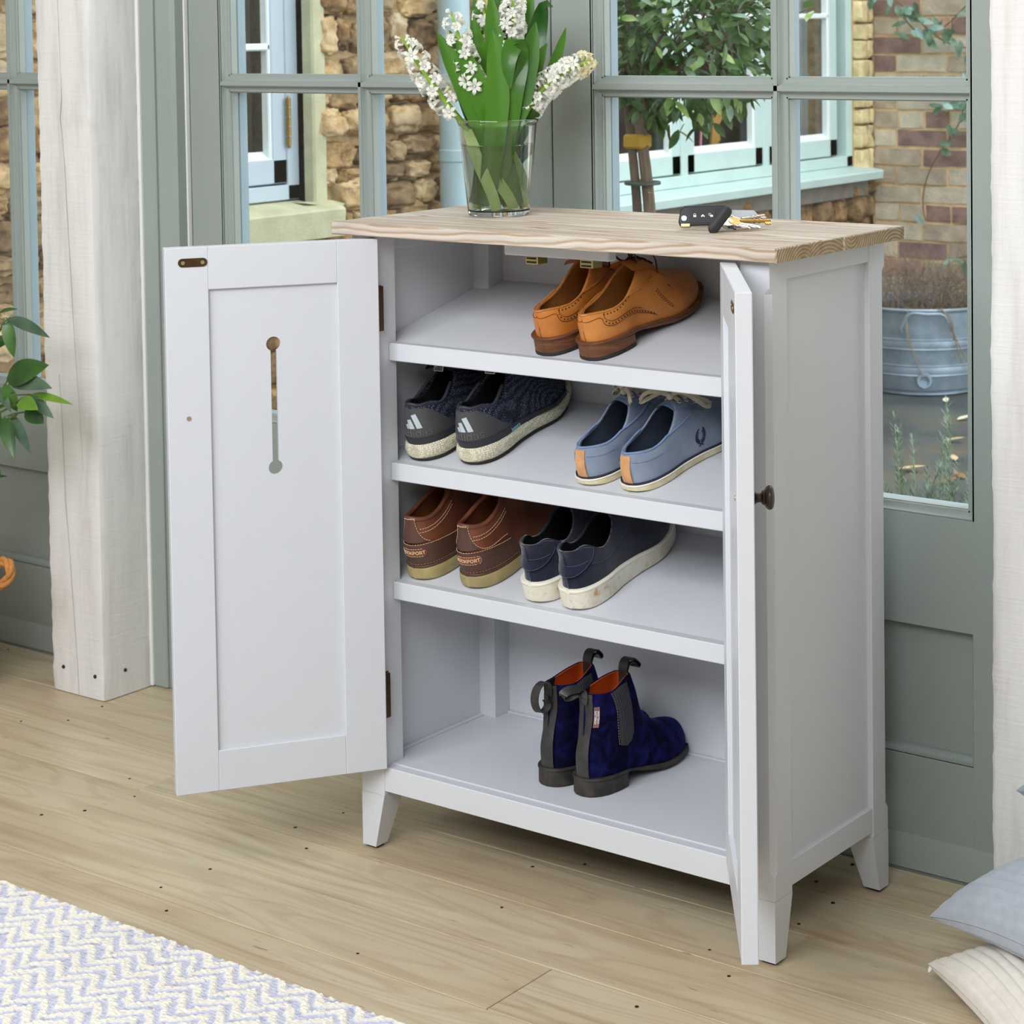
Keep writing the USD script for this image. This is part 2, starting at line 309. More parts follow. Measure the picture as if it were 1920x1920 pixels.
# ================================================================ limewashed timber posts in front of the glazing
def timber_post(x0, y0, x1, y1, z1, cracks, seed, label):
    t = Thing('timber_post', label, 'post', loc=((x0 + x1) / 2, (y0 + y1) / 2, 0))
    nx, ny, nz = 14, 14, 150
    m = trimesh.creation.box(extents=(1, 1, 1))
    xs, ys, zs = np.linspace(x0, x1, nx), np.linspace(y0, y1, ny), np.linspace(.001, z1, nz)
    ring = [(x, y0) for x in xs[:-1]] + [(x1, y) for y in ys[:-1]] + [(x, y1) for x in xs[::-1][:-1]] + [(x0, y) for y in ys[::-1][:-1]]
    ring = np.array(ring); c = np.array([(x0 + x1) / 2, (y0 + y1) / 2])
    rr = []
    for z in zs:
        p = np.column_stack([ring, np.full(len(ring), z)])
        e = meshkit.fbm(p * np.array([9, 9, 3.5]) + seed * 7, 3, seed)[:, None] - .5
        corner = (np.minimum(abs(ring[:, 0] - x0), abs(ring[:, 0] - x1)) < 1e-6) & (np.minimum(abs(ring[:, 1] - y0), abs(ring[:, 1] - y1)) < 1e-6)
        e2 = meshkit.noise(p * 45.0, seed + 3)[:, None] * .004 * corner[:, None]
        d = (ring - c) / np.linalg.norm(ring - c, axis=1, keepdims=True)
        q = ring + d * (e * .006) - d * (.0015 * corner[:, None] + e2)
        rr.append(np.column_stack([q, p[:, 2]]))
    body = man(loft(rr))
    for pts, wid in cracks:
        P = np.array(pts, float); n = len(P); a = np.linspace(0, 1, n)
        w = wid * (.35 + .65 * np.sin(np.pi * np.clip(a * .9 + .1, 0, 1))) * (1 + .3 * np.sin(a * 23)) / 2
        for k in range(n - 1):
            (xa, za), (xb, zb) = P[k], P[k + 1]
            q = [(xa - w[k], y0 - .01, za), (xa + w[k], y0 - .01, za), (xb - w[k + 1], y0 - .01, zb), (xb + w[k + 1], y0 - .01, zb),
                 (xa - w[k] * .2, y0 + .016, za), (xa + w[k] * .2, y0 + .016, za), (xb - w[k + 1] * .2, y0 + .016, zb), (xb + w[k + 1] * .2, y0 + .016, zb)]
            body = body - man(hull(q))
    t.part('shaft', body, post_paint, smooth=35)
    return t
cr1 = [((-1.834, 1.7), (-1.836, 1.55), (-1.834, 1.425), (-1.829, 1.249), (-1.829, 1.223), (-1.835, 1.184), (-1.830, 1.147), (-1.823, 1.065), (-1.815, .848), (-1.809, .740), (-1.806, .696), (-1.801, .613), (-1.798, .551), (-1.792, .464)), .0040]
cr2 = [((-1.858, .66), (-1.855, .586), (-1.848, .399), (-1.838, .290), (-1.833, .199), (-1.823, .034), (-1.822, -.01)), .0050]
pl = timber_post(-1.906, .262, -1.744, .392, 2.3, [cr1, cr2], 1, 'tall limewashed timber post with long vertical splits, left of the glazed doors')
pl.part('nail_hole', cat([trimesh.creation.icosphere(1, .0042).apply_translation(q) for q in ((-1.868, .2625, .052), (-1.771, .2625, .048), (-1.7445, .318, .052))]), nail_dark, kind='stuff')
pl.part('paint_fillet', cb(-1.747, .386, .001, -1.7385, .394, 2.3, .002), seal_white)
timber_post(.182, .332, .33, .43, 2.3, [], 5, 'white timber post at the right edge, behind the pile of cushions')
# ================================================================ the courtyard outside
stone_look = material('rubble_limestone', {
    'g': ('geometry', {}), 'oi': ('object_info', {}), 'n': ('noise_texture', {'scale': 13.0, 'detail': 9.0, 'roughness': .68}), 'rd': ('math', {'math_type': 'multiply_add', 'value2': .30, 'value3': -.15}), 'ad': ('math', {'math_type': 'add'}),
    'r': ('rgb_ramp', {'ramp': [(.24, lin((84, 68, 52))), (.38, lin((142, 113, 80))), (.5, lin((184, 152, 108))), (.62, lin((208, 182, 140))), (.78, lin((220, 206, 180)))]}),
    'n2': ('noise_texture', {'scale': 5.0, 'detail': 3.0}), 'r2': ('rgb_ramp', {'ramp': [(.46, (0, 0, 0)), (.64, (1, 1, 1))]}), 'f': ('math', {'math_type': 'multiply', 'value2': .55}), 'x': ('mix', {'color2': lin((118, 104, 88))}),
    'bn': ('noise_texture', {'scale': 75.0, 'detail': 6.0, 'roughness': .7}), 'b': ('bump', {'strength': .9, 'distance': .006}), 'p': ('principled_bsdf', {'roughness': .9, 'specular_ior_level': .15})},
    [('g.position', 'n.vector'), ('oi.random', 'rd.value1'), ('n.fac', 'ad.value1'), ('rd.value', 'ad.value2'), ('ad.value', 'r.fac'), ('g.position', 'n2.vector'), ('n2.fac', 'r2.fac'), ('r2.color', 'f.value1'), ('f.value', 'x.fac'), ('r.color', 'x.color1'), ('x.color', 'p.base_color'),
     ('g.position', 'bn.vector'), ('bn.fac', 'b.height'), ('b.normal', 'p.normal')])
mortar_look = paint('lime_mortar', (176, 152, 116), rough=.95, var=.2, scale=30, bump=.7, bscale=90, spec=.1, bdist=.005)
dressed = paint('dressed_limestone', (190, 190, 160), rough=.9, var=.10, scale=14, bump=.5, bscale=160, spec=.1, bdist=.003, detail=8)
quoin_look = paint('pale_quoin_stone', (214, 196, 152), rough=.92, var=.16, scale=22, bump=.8, bscale=70, spec=.1, bdist=.006, detail=7, rand=.1)
blue_frame = paint('pale_blue_window_paint', (182, 198, 212), rough=.45, var=.02)
mint_frame = paint('pale_mint_window_paint', (188, 212, 210), rough=.45, var=.035, scale=9)
edge_white = paint('white_window_paint', (226, 236, 238), rough=.45, var=.02)
ground_look = material('wet_paving', {'g': ('geometry', {}), 'n': ('noise_texture', {'scale': 3.5, 'detail': 6.0}), 'r': ('rgb_ramp', {'ramp': [(.3, lin((58, 62, 60))), (.5, lin((80, 86, 86))), (.62, lin((96, 92, 80))), (.75, lin((112, 104, 84)))]}),
    'n2': ('noise_texture', {'scale': 120.0}), 'b': ('bump', {'strength': .4, 'distance': .003}), 'p': ('principled_bsdf', {'roughness': .45})},
    [('g.position', 'n.vector'), ('n.fac', 'r.fac'), ('r.color', 'p.base_color'), ('g.position', 'n2.vector'), ('n2.fac', 'b.height'), ('b.normal', 'p.normal')])
ZO = -.05
ground = Thing('ground', kind='structure')
ground.part('paving', cb(-4.6, .48, ZO - .1, 5, 6.4, ZO, 0), ground_look)
rng = random.Random(21); nrg = np.random.default_rng(5)

# ---- rubble wall running away from the glazing, with two windows
XW = -2.55
W1 = (.95, 1.745, .88, 2.12); W2 = (3.02, 4.885, .775, 2.12)
SILL1 = (.85, 1.86, .775, .862); SILL2 = (2.95, 4.96, .725, .765)
wl = Thing('wall_courtyard_side', kind='structure', loc=(XW, 2.7, ZO))
def slab(y0, y1, z0, z1): return cb(XW - .34, y0, z0, XW - .035, y1, z1, 0)
wl.part('mortar', cat(slab(.44, W1[0], ZO, 2.5), slab(W1[0], W1[1], ZO, SILL1[3]), slab(W1[0], W1[1], W1[3], 2.5), slab(W1[1], W2[0], ZO, 2.5), slab(W2[0], W2[1], ZO, .74), slab(W2[0], W2[1], W2[3], 2.5), slab(W2[1], 5.3, ZO, 2.5)), mortar_look)
ICO = trimesh.creation.icosphere(3); ICO2 = trimesh.creation.icosphere(2)
def rubble(y, z, w, h, dep, seed, fine=True):
    b = ICO if fine else ICO2
    v = b.vertices.copy(); s = np.abs(v) ** .62 * np.sign(v)
    s = s / np.maximum(1e-9, np.abs(s).max(1, keepdims=True)) * (.55 + .45 * np.abs(s).max(1, keepdims=True)) if False else s
    q = s * np.array([dep, w / 2, h / 2])
    n = meshkit.fbm(v * 1.5 + seed * 3.1, 5, seed % 97)[:, None] - .5; n2 = meshkit.fbm(v * 4.0 + seed * 1.7, 4, seed % 89)[:, None] - .5
    q = q * (1 + .55 * n) + v * n2 * .030
    return trimesh.Trimesh(q + np.array([XW - .045, y, z]), b.faces, process=False)
def blocked(y, z, w, h):
    for a in (W1, W2, SILL1, SILL2, (1.67, 1.755, .86, 2.2), (W2[1], 5.02, .74, 2.5)):
        if y + w / 2 > a[0] + .008 and y - w / 2 < a[1] - .008 and z + h / 2 > a[2] + .008 and z - h / 2 < a[3] - .008: return True
    return False
stones = []
z = ZO; seed = 0
while z < 2.45:
    h = rng.uniform(.05, .105); y = .5 + rng.uniform(-.1, 0)
    while y < 5.0:
        w = rng.uniform(.06, .19) * (.7 + h * 4); seed += 1
        w0, w1_ = y, y + w
        for a in (W1, SILL1, W2, (W2[1], 5.02, .74, 2.5), (1.67, 1.755, .86, 2.2)):
            if z + h > a[2] + .01 and z < a[3] - .01:
                if w0 < a[0] < w1_: w1_ = a[0]
                if w0 < a[1] < w1_ and w0 >= a[0]: w0 = a[1]
        ww = w1_ - w0
        hh = h * rng.uniform(.92, 1.25)
        if ww > .03 and not blocked((w0 + w1_) / 2, z + h / 2, ww * .9, h * .8):
            stones.append(((w0 + w1_) / 2, z + h / 2 + rng.uniform(-.014, .014), ww * 1.05 - .003, hh - .003, rng.uniform(.038, .066), seed))
        y = w1_ + .004 if w1_ > y + .01 else y + .05
    z += h + .003
def seen(s):
    y, zz = s[0], s[1]
    return .62 < y < 2.75 and .55 < zz < 1.52
front = [s for s in stones if seen(s)][:300]; rest = [s for s in stones if s not in front]
for s in front: wl.part('stone', rubble(*s), stone_look, smooth=50)
wl.part('rubble_stone', cat([rubble(*s, fine=False) for s in rest]), stone_look, smooth=50, kind='stuff')
# dressed stone round the near window
wl.part('jamb_stone', cb(XW - .10, 1.745, .862, XW + .004, 1.80, 2.15, .006), dressed)
wl.part('jamb_stone', cb(XW - .10, .86, .862, XW + .004, .955, 2.15, .006), dressed)
wl.part('sill_stone', extr([(XW - .12, .775), (XW + .05, .775), (XW + .055, .850), (XW + .045, .858), (XW - .12, .885)], 'y', SILL1[0], 1.815), dressed)
wl.part('sill_wedge', extr([(1.70, .872), (1.80, .874), (1.86, .860), (1.84, .85), (1.74, .865)], 'x', XW - .05, XW + .012), dressed)
# pale quoins beside the far window
qz = .755
while qz < 2.4:
    h = rng.uniform(.06, .105); cut = rng.uniform(.045, .075)
    for ya, yb in ((4.893, 4.893 + cut), (4.893 + cut + .004, 4.995)):
        m = trimesh.creation.box(extents=(.1, yb - ya, h - .004)).subdivide().subdivide().subdivide()
        v = m.vertices; n = meshkit.fbm(v * 22 + qz * 31 + ya * 7, 4, 3)[:, None] - .5
        v = v * (1 - .10 * (np.abs(v / np.abs(v).max(0)) ** 4).sum(1, keepdims=True) / 3) + np.sign(v) * n * .016
        wl.part('quoin_stone', trimesh.Trimesh(v + np.array([XW - .045, (ya + yb) / 2, qz + h / 2]), m.faces, process=False), quoin_look, smooth=60)
    qz += h

# ---- casement windows in that wall
def casement(name, xf, y0, y1, z0, z1, lights, bars, fr, edge, hinge_at=None, rail=.052, sash=.058):
    t = Thing(name, kind='structure', loc=(xf, (y0 + y1) / 2, z0))
    d = .055
    t.part('outer_frame', cat(cb(xf - d, y0, z0, xf, y1, z0 + .042, .002), cb(xf - d, y0, z1 - .045, xf, y1, z1, .002), cb(xf - d, y0, z0, xf, y0 + .045, z1, .002), cb(xf - d, y1 - .045, z0, xf, y1, z1, .002),
           *[cb(xf - d, (a[1] + b[0]) / 2 - .022, z0, xf - .001, (a[1] + b[0]) / 2 + .022, z1, .002) for a, b in zip(lights[:-1], lights[1:])]), fr)
    zb, zt = z0 + .115, z1 - .10
    for a, b in lights:
        s = t.part('sash', cat(cb(xf - .045, a - sash, z0 + .047, xf - .006, b + sash, zb, .003), cb(xf - .045, a - sash, zt, xf - .006, b + sash, z1 - .05, .003), cb(xf - .045, a - sash, z0 + .047, xf - .006, a, z1 - .05, .003), cb(xf - .045, b, z0 + .047, xf - .006, b + sash, z1 - .05, .003)), fr)
        t.part('glazing_edge', cat(extr([(xf - .006, zb), (xf - .036, zb + .022), (xf - .040, zb + .022), (xf - .040, zb - .002), (xf - .008, zb - .002)], 'y', a, b), cb(xf - .036, b - .012, zb, xf - .008, b + .001, zt, .003)), edge, parent=s)
        for zz in bars:
            t.part('sash_bar', cb(xf - .042, a, zz - .010, xf - .008, b, zz + .010, .004), edge, parent=s)
        t.part('sash_pane', cb(xf - .040, a, zb, xf - .037, b, zt, 0), pane_glass, parent=s)
    return t
w1 = casement('window_2', XW - .055, W1[0] + .002, W1[1], W1[2], W1[3], [(1.05, 1.305), (1.40, 1.648)], [1.308, 1.70], blue_frame, edge_white, sash=.055)
brass_old = paint('aged_brass', (150, 122, 66), rough=.35, var=.1, metallic=.9)
hx, hy = XW - .050, 1.7005
w1.part('hinge', cat([trimesh.creation.cylinder(.0075, .024, sections=12).apply_translation((hx, hy, 1.045 + .0265 * k)) for k in range(5)] + [trimesh.creation.cone(.006, .012, sections=10).apply_translation((hx, hy, 1.1625)), trimesh.creation.icosphere(1, .006).apply_translation((hx, hy, 1.03))]), brass_old)
w2 = casement('window_3', XW - .035, W2[0], W2[1], W2[2], W2[3], [(3.19, 3.60), (3.745, 4.155), (4.30, 4.715)], [1.125, 1.376, 1.64], mint_frame, edge_white)
w2.part('window_sill', extr([(XW - .09, .735), (XW + .062, .724), (XW + .066, .752), (XW + .060, .758), (XW - .09, .782)], 'y', SILL2[0], SILL2[1]), mint_frame)
lead = paint('grey_lead_strip', (120, 118, 112), rough=.7, var=.12, scale=20)
w2.part('sill_board', cb(XW - .02, 3.0, .655, XW + .012, 4.93, .726, .003), lead)
# dim rooms behind the two windows
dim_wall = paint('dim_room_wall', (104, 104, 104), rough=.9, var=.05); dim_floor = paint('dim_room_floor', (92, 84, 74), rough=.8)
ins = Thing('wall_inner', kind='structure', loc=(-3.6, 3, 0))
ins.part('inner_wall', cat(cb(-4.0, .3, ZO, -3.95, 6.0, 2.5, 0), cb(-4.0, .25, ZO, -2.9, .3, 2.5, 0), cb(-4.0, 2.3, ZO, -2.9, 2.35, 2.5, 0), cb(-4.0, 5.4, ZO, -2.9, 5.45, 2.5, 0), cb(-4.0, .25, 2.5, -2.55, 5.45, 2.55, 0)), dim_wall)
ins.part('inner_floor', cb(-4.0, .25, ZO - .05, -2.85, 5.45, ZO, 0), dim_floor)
blind_look = paint('grey_net_blind', (132, 128, 124), rough=.9, var=.04, scale=60)
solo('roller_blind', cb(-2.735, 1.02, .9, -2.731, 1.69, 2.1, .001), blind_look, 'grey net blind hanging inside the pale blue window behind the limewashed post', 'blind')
curtain_look = paint('pale_grey_curtain', (176, 180, 184), rough=.9, var=.05, scale=3, stretch=(1, 12, 1))
ys = np.linspace(4.47, 4.92, 60); cx_ = -2.80 + .022 * np.sin(ys * 85); pts = [(x, y) for x, y in zip(cx_, ys)] + [(x - .006, y) for x, y in zip(cx_[::-1], ys[::-1])]
solo('curtain', extr(pts, 'z', .80, 2.1), curtain_look, 'pale grey pleated curtain inside the mint window beside the brick wall', 'curtain')
card_b = paint('blue_card', (40, 82, 122), rough=.5); card_r = paint('red_print', (176, 70, 78), rough=.5); card_w = paint('pale_print', (214, 218, 220), rough=.5); card_lb = paint('light_blue_edge', (140, 188, 220), rough=.5)
pk = Thing('upright_card', 'upright blue and red picture card standing inside the right light of the mint window', 'card', loc=(-2.68, 4.50, .80))
pk.part('card', cb(-2.685, 4.40, .80, -2.68, 4.545, 1.125, .001), card_b); pk.part('print', cat(cb(-2.680, 4.43, .88, -2.6785, 4.50, .95, 0), cb(-2.680, 4.42, .985, -2.6785, 4.49, 1.03, 0)), card_r)
pk.part('print', cb(-2.680, 4.44, .95, -2.6785, 4.485, .985, 0), card_w); pk.part('edge', cb(-2.681, 4.395, .80, -2.678, 4.402, 1.125, 0), card_lb)
solo('blue_box', cb(-2.78, 4.33, 1.12, -2.72, 4.53, 1.20, .004), card_b, 'dark blue box on the shelf inside the mint window', 'box')
wood_stick = paint('yellow_wood', (176, 132, 62), rough=.5, var=.1); pinkish = paint('pink_plastic', (214, 140, 168), rough=.4); dark_green = paint('dark_bottle_green', (62, 78, 70), rough=.3)
solo('wooden_ruler', extr([(3.77, .80), (3.80, .80), (3.85, 1.08), (3.83, 1.085)], 'x', -2.70, -2.694), wood_stick, 'slanting wooden ruler behind the middle light of the mint window', 'ruler')
solo('toy_saw', extr([(3.985, .80), (4.03, .80), (4.05, .9), (4.075, .92), (4.06, .97), (4.09, 1.0), (4.08, 1.09), (4.03, 1.09), (4.02, .95)], 'x', -2.70, -2.692), wood_stick, 'yellow wooden toothed tool behind the middle light of the mint window', 'tool')
solo('knitting_needle', tube([(-2.69, 3.93, .80), (-2.70, 3.95, .92), (-2.70, 3.965, 1.06)], .005, 8), pinkish, 'thin pink rod leaning behind the middle light of the mint window', 'rod')
solo('green_binder', cb(-2.86, 3.80, .78, -2.80, 4.02, 1.08, .006), dark_green, 'dark green folder standing behind the wooden ruler in the mint window', 'folder')
solo('red_toy_car', cat(cb(-2.72, 3.48, .80, -2.66, 3.57, .835, .008), cb(-2.715, 3.50, .83, -2.665, 3.55, .862, .01)), card_r, 'small red toy car on the inside sill of the mint window, by the tree trunk', 'toy')

# ---- brick wall closing the courtyard
bricks = [paint('brick_%s' % n, c, rough=.88, var=.16, scale=16, bump=.6, bscale=85, spec=.12, col2=c2, detail=7, rand=.10, bdist=.004) for n, c, c2 in
          (('weathered_grey', (178, 168, 150), (202, 192, 172)), ('grey_brown', (160, 146, 130), (188, 174, 154)), ('purple_brown', (116, 96, 92), (150, 124, 116)), ('dull_red', (166, 128, 112), (186, 160, 140)))]
br_mortar = paint('sandy_brick_mortar', (212, 184, 144), rough=.95, var=.15, scale=25, bump=.7, bscale=110, spec=.1, bdist=.004)
wb = Thing('wall_courtyard_end', kind='structure', loc=(-1.2, 5.05, ZO))
YB = 5.0
wb.part('mortar', cb(-2.56, YB + .007, ZO, .9, YB + .25, 2.4, 0), br_mortar)
PITCH = .0746; nb = 0; extra = []
for r in range(33):
    z0 = ZO + .006 + r * PITCH; x = -2.556 + (0 if r % 2 else -.113)
    while x < .88:
        a, b = max(x, -2.548), min(x + .2145, .89)
        if r % 5 == 3: b = min(a + .1035, .89)
        nxt = b + .011
        if b - a > .03:
            m = trimesh.creation.box(extents=(b - a, .09, .0640)).subdivide().subdivide()
            v = m.vertices; e = np.abs(v / np.abs(v).max(0)); nn = meshkit.fbm(v * 26 + np.array([a * 13, r * 3.3, 1.0]), 3, 9)[:, None] - .5
            v = v * (1 - .012 * (e ** 8)) + np.sign(v) * nn * .006; v = v + np.array([(a + b) / 2, YB + .045 + rng.uniform(-.003, .003), z0 + .0320 + rng.uniform(-.002, .002)])
            bm = trimesh.Trimesh(v, m.faces, process=False)
            dark = rng.random(); k = 0 if dark < .42 else 1 if dark < .70 else 2 if dark < .88 else 3
            if r > 16 and k == 0 and rng.random() < .6: k = 1
            if a < -1.45 and nb < 298: wb.part('brick', bm, bricks[k], smooth=40); nb += 1
            else: extra.append(bm)
        x = nxt
wb.part('brickwork', cat(extra), bricks[1], smooth=40, kind='stuff')

# ---- downpipe
pipe_look = paint('pale_blue_pipe', (164, 188, 198), rough=.4, var=.03, scale=6)
pp = Thing('drainpipe', 'pale blue cast drainpipe on the rubble stone wall behind the vase', 'pipe', loc=(-2.475, 2.276, ZO))
pp.part('pipe', lathe([(.0485, ZO + .001), (.0485, .955), (.0515, .958), (.0515, .99), (.048, .993), (.048, 2.45)], 40, (-2.475, 2.276, 0)), pipe_look, smooth=40)
pp.part('bracket', cat(cb(-2.55, 2.262, 1.56, -2.46, 2.29, 1.60, .003), lathe([(.0535, 1.56), (.0535, 1.60)], 36, (-2.475, 2.276, 0))), pipe_look)

# ---- foliage makers
def leaf_mesh(L, w, fold=.25, curl=.15, n=6, pw=.9):
    t = np.linspace(0, 1, n); hw = w / 2 * np.sin(np.pi * t ** pw) ** .8; hw[0] = w * .04; hw[-1] = w * .01
    zc = -curl * L * t ** 2; rings = np.stack([np.stack([t * L, hw, zc + fold * hw], 1), np.stack([t * L, 0 * t, zc], 1), np.stack([t * L, -hw, zc + fold * hw], 1)], 1)
    top = rings.reshape(-1, 3); f = []
    for i in range(n - 1):
        for j in range(2):
            a = i * 3 + j; f += [(a, a + 3, a + 4), (a, a + 4, a + 1)]
    f = np.array(f)[:, ::-1]
    return trimesh.Trimesh(top, f, process=False)
def orient(m, o, d, up, roll=0.0):
    d = np.asarray(d, float); d = d / np.linalg.norm(d); up = np.asarray(up, float); s = np.cross(up, d)
    if np.linalg.norm(s) < 1e-5: s = np.cross([1, 0, 0], d)
    s /= np.linalg.norm(s); u = np.cross(d, s); c, q = math.cos(roll), math.sin(roll)
    return at_frame(m, o, d, s * c + u * q, u * c - s * q)
def leaf_look(name, c1, c2, rough=.35, trans=.25, rand=.18): return paint(name, c1, col2=c2, rough=rough, scale=18, trans=trans, rand=rand, spec=.5, coat=.1)
bay_leaf = leaf_look('bay_leaf', (58, 88, 44), (96, 128, 74)); bay_light = leaf_look('bay_leaf_young', (130, 168, 84), (176, 200, 128), trans=.35); bay_pale = leaf_look('bay_leaf_sheen', (116, 146, 122), (150, 176, 154))
bark = paint('grey_brown_bark', (112, 96, 82), rough=.9, var=.3, scale=60, stretch=(1, 1, .2), bump=.7, bscale=90)
bt = Thing('standard_tree', 'clipped evergreen standard tree with two tied stems in the courtyard', 'tree', loc=(-1.46, 1.8, ZO))
bt.part('trunk', tube(spline([(-1.452, 1.8, ZO + .20), (-1.445, 1.80, .5), (-1.447, 1.8, .89), (-1.462, 1.80, 1.02), (-1.474, 1.80, 1.12), (-1.45, 1.80, 1.30)], 24), np.linspace(.020, .014, 24), 10), bark)
bt.part('trunk', tube(spline([(-1.50, 1.8, ZO + .20), (-1.49, 1.80, .5), (-1.485, 1.8, .89), (-1.496, 1.80, 1.02), (-1.507, 1.80, 1.12), (-1.50, 1.81, 1.32)], 24), np.linspace(.015, .011, 24), 10), bark)
bt.part('tie', lathe([(.045, .955), (.0465, .957), (.0465, .961), (.045, .963)], 24, (-1.468, 1.8, 0)), dark_green)
bt.part('label_band', cb(-1.512, 1.775, 1.045, -1.452, 1.825, 1.082, .006), paint('mustard_label', (176, 138, 40), rough=.6))
pot_clay = paint('dark_clay_pot', (96, 84, 76), rough=.9, var=.15, scale=20)
solo('tree_pot', lathe([(.001, ZO), (.13, ZO), (.165, .20), (.175, .205), (.175, .23), (.155, .23), (.15, .18), (.001, .18)], 40, (-1.475, 1.8, 0)), pot_clay, 'dark clay pot hidden behind the shoe cabinet, holding the standard tree', 'pot')
C = np.array([-1.335, 1.80, 1.34]); Rr = np.array([.235, .215, .265])
branch = []
for k in range(26):
    d = nrg.normal(size=3); d[2] = abs(d[2]) * .6 - .25; d /= np.linalg.norm(d)
    p0 = np.array([-1.46, 1.8, 1.10 + .12 * nrg.random()]); p1 = C + d * Rr * .9
    branch.append(tube(spline([p0, (p0 + p1) / 2 + nrg.normal(size=3) * .02, p1], 8), np.linspace(.005, .0018, 8), 5))
branch.append(tube(spline([(-1.10, 1.80, 1.33), (-1.03, 1.8, 1.37), (-.985, 1.8, 1.39)], 8), .002, 5))
bt.part('branch', cat(branch), bark, kind='stuff')
LF = [leaf_mesh(.056, .023, .22, .12), leaf_mesh(.046, .020, .3, .2), leaf_mesh(.038, .018, .2, .1)]
bulk = []; nl = 0
cand = []
for k in range(1500):
    d = nrg.normal(size=3); d /= np.linalg.norm(d); rad = nrg.random() ** .30
    o = C + d * Rr * rad * (1 + .22 * (meshkit.noise(np.array([d * 2.2 + 5.0]))[0] - .5))
    if o[2] < 1.04 or (o[2] < 1.12 and nrg.random() < .5): continue
    if abs(o[0] - C[0] - .0) < .03 and o[2] < 1.3 and nrg.random() < .6: continue
    cand.append((o, d, rad))
for o, d, rad in [(np.array(q), np.array([.3, -.5, .4]), .95) for q in ((-1.10, 1.78, 1.34), (-1.03, 1.78, 1.375), (-.99, 1.79, 1.39), (-1.06, 1.79, 1.36), (-1.005, 1.77, 1.37), (-.97, 1.8, 1.385))]: cand.append((o, d, rad))
toc = CAM_POS - C; toc /= np.linalg.norm(toc)
cand.sort(key=lambda c: -(c[2] + .9 * float(c[1] @ toc)))
for i, (o, d, rad) in enumerate(cand):
    dd = d * .7 + nrg.normal(size=3) * .55 + np.array([0, 0, -.15]); m = orient(LF[i % 3], o, dd, nrg.normal(size=3) * .4 + np.array([0, -.4, 1.0]), nrg.normal() * .4)
    if o[2] < 1.62 and nl < 290: bt.part('leaf', m, bay_light if nrg.random() < .10 else bay_pale if nrg.random() < .22 else bay_leaf, smooth=True); nl += 1
    else: bulk.append(m)
bt.part('foliage', cat(bulk), bay_leaf, smooth=False, kind='stuff')

# ---- creeper on the brick wall
cr_leaf = leaf_look('creeper_leaf', (70, 104, 66), (126, 160, 140)); cr_pale = leaf_look('creeper_leaf_sheen', (140, 182, 176), (176, 206, 198)); cr_stem = paint('creeper_stem', (112, 86, 62), rough=.8)
cp = Thing('climbing_plant', 'glossy leaved creeper trailing over the brick wall outside', 'plant', loc=(-2.0, 4.98, 1.0))
runs = [[(-2.55, 4.96, 1.47), (-2.40, 4.95, 1.42), (-2.30, 4.94, 1.34), (-2.20, 4.94, 1.27), (-2.08, 4.95, 1.24), (-1.9, 4.95, 1.22)], [(-2.02, 4.95, 1.60), (-2.06, 4.94, 1.35), (-2.10, 4.94, 1.18), (-2.12, 4.95, 1.08), (-2.13, 4.94, .98), (-2.18, 4.95, .90), (-2.27, 4.96, .78), (-2.31, 4.96, .66), (-2.30, 4.96, .56)],
        [(-1.9, 4.95, 1.55), (-2.12, 4.94, 1.40), (-2.28, 4.94, 1.30), (-2.38, 4.95, 1.36)], [(-1.8, 4.95, 1.1), (-2.0, 4.94, 1.06), (-2.16, 4.94, 1.03), (-2.2, 4.95, .98)], [(-1.7, 4.96, .62), (-1.9, 4.96, .52), (-2.08, 4.95, .44), (-2.16, 4.94, .42)]]
dens = [30, 34, 26, 20, 14]
for run, n in zip(runs, dens):
    P = spline(run, 40); cp.part('stem', tube(P, .0028, 5), cr_stem)
    for k in range(n):
        i = int(nrg.integers(0, 40)); o = P[i] + np.array([nrg.normal() * .03, -abs(nrg.normal()) * .02 - .004, nrg.normal() * .028])
        if run is runs[1] and o[2] < .9 and nrg.random() < .72: continue
        cp.part('leaf', orient(leaf_mesh(nrg.uniform(.045, .07), nrg.uniform(.022, .032), .2, .15), o, np.array([nrg.normal(), -.35, nrg.normal() - .5]), (0, -1, .6), nrg.normal() * .4), cr_pale if nrg.random() < .28 else cr_leaf, smooth=True)

# ---- galvanised tub with a bare shrub
zinc = paint('galvanised_zinc', (150, 168, 184), rough=.42, var=.14, scale=22, metallic=.45, bump=.1, bscale=60, detail=8)
soil = paint('potting_soil', (74, 64, 54), rough=.95, var=.4, scale=60, bump=.8, bscale=120)
TC = (-2.165, 4.672); b0 = ZO + .001
tub = Thing('zinc_tub', 'galvanised zinc tub standing before the brick wall', 'tub', loc=(TC[0], TC[1], ZO))
prof = [(.001, b0), (.196, b0), (.204, b0 + .006), (.200, b0 + .012), (.204, b0 + .018), (.216, b0 + .026)]
for zz in (.098, .198): prof += [(.214 + .16 * (zz - .02) * .9, b0 + zz - .022), (.221 + .16 * (zz - .02) * .9, b0 + zz - .018), (.218 + .16 * (zz - .02) * .9, b0 + zz - .014), (.222 + .16 * (zz - .02) * .9, b0 + zz), (.219 + .16 * (zz - .02) * .9, b0 + zz + .014), (.223 + .16 * (zz - .02) * .9, b0 + zz + .018), (.218 + .16 * (zz - .02) * .9, b0 + zz + .022)]
prof += [(.258, b0 + .318), (.266, b0 + .322), (.268, b0 + .330), (.262, b0 + .335), (.254, b0 + .330), (.250, b0 + .29), (.001, b0 + .29)]
tub.part('body', lathe(prof, 72, (*TC, 0)), zinc, smooth=50)
tub.part('soil', lathe([(.001, b0 + .285), (.249, b0 + .285), (.20, b0 + .312), (.001, b0 + .318)], 40, (*TC, 0)), soil)
vd = np.array([.51, -.86]); vs = np.array([.86, .51])
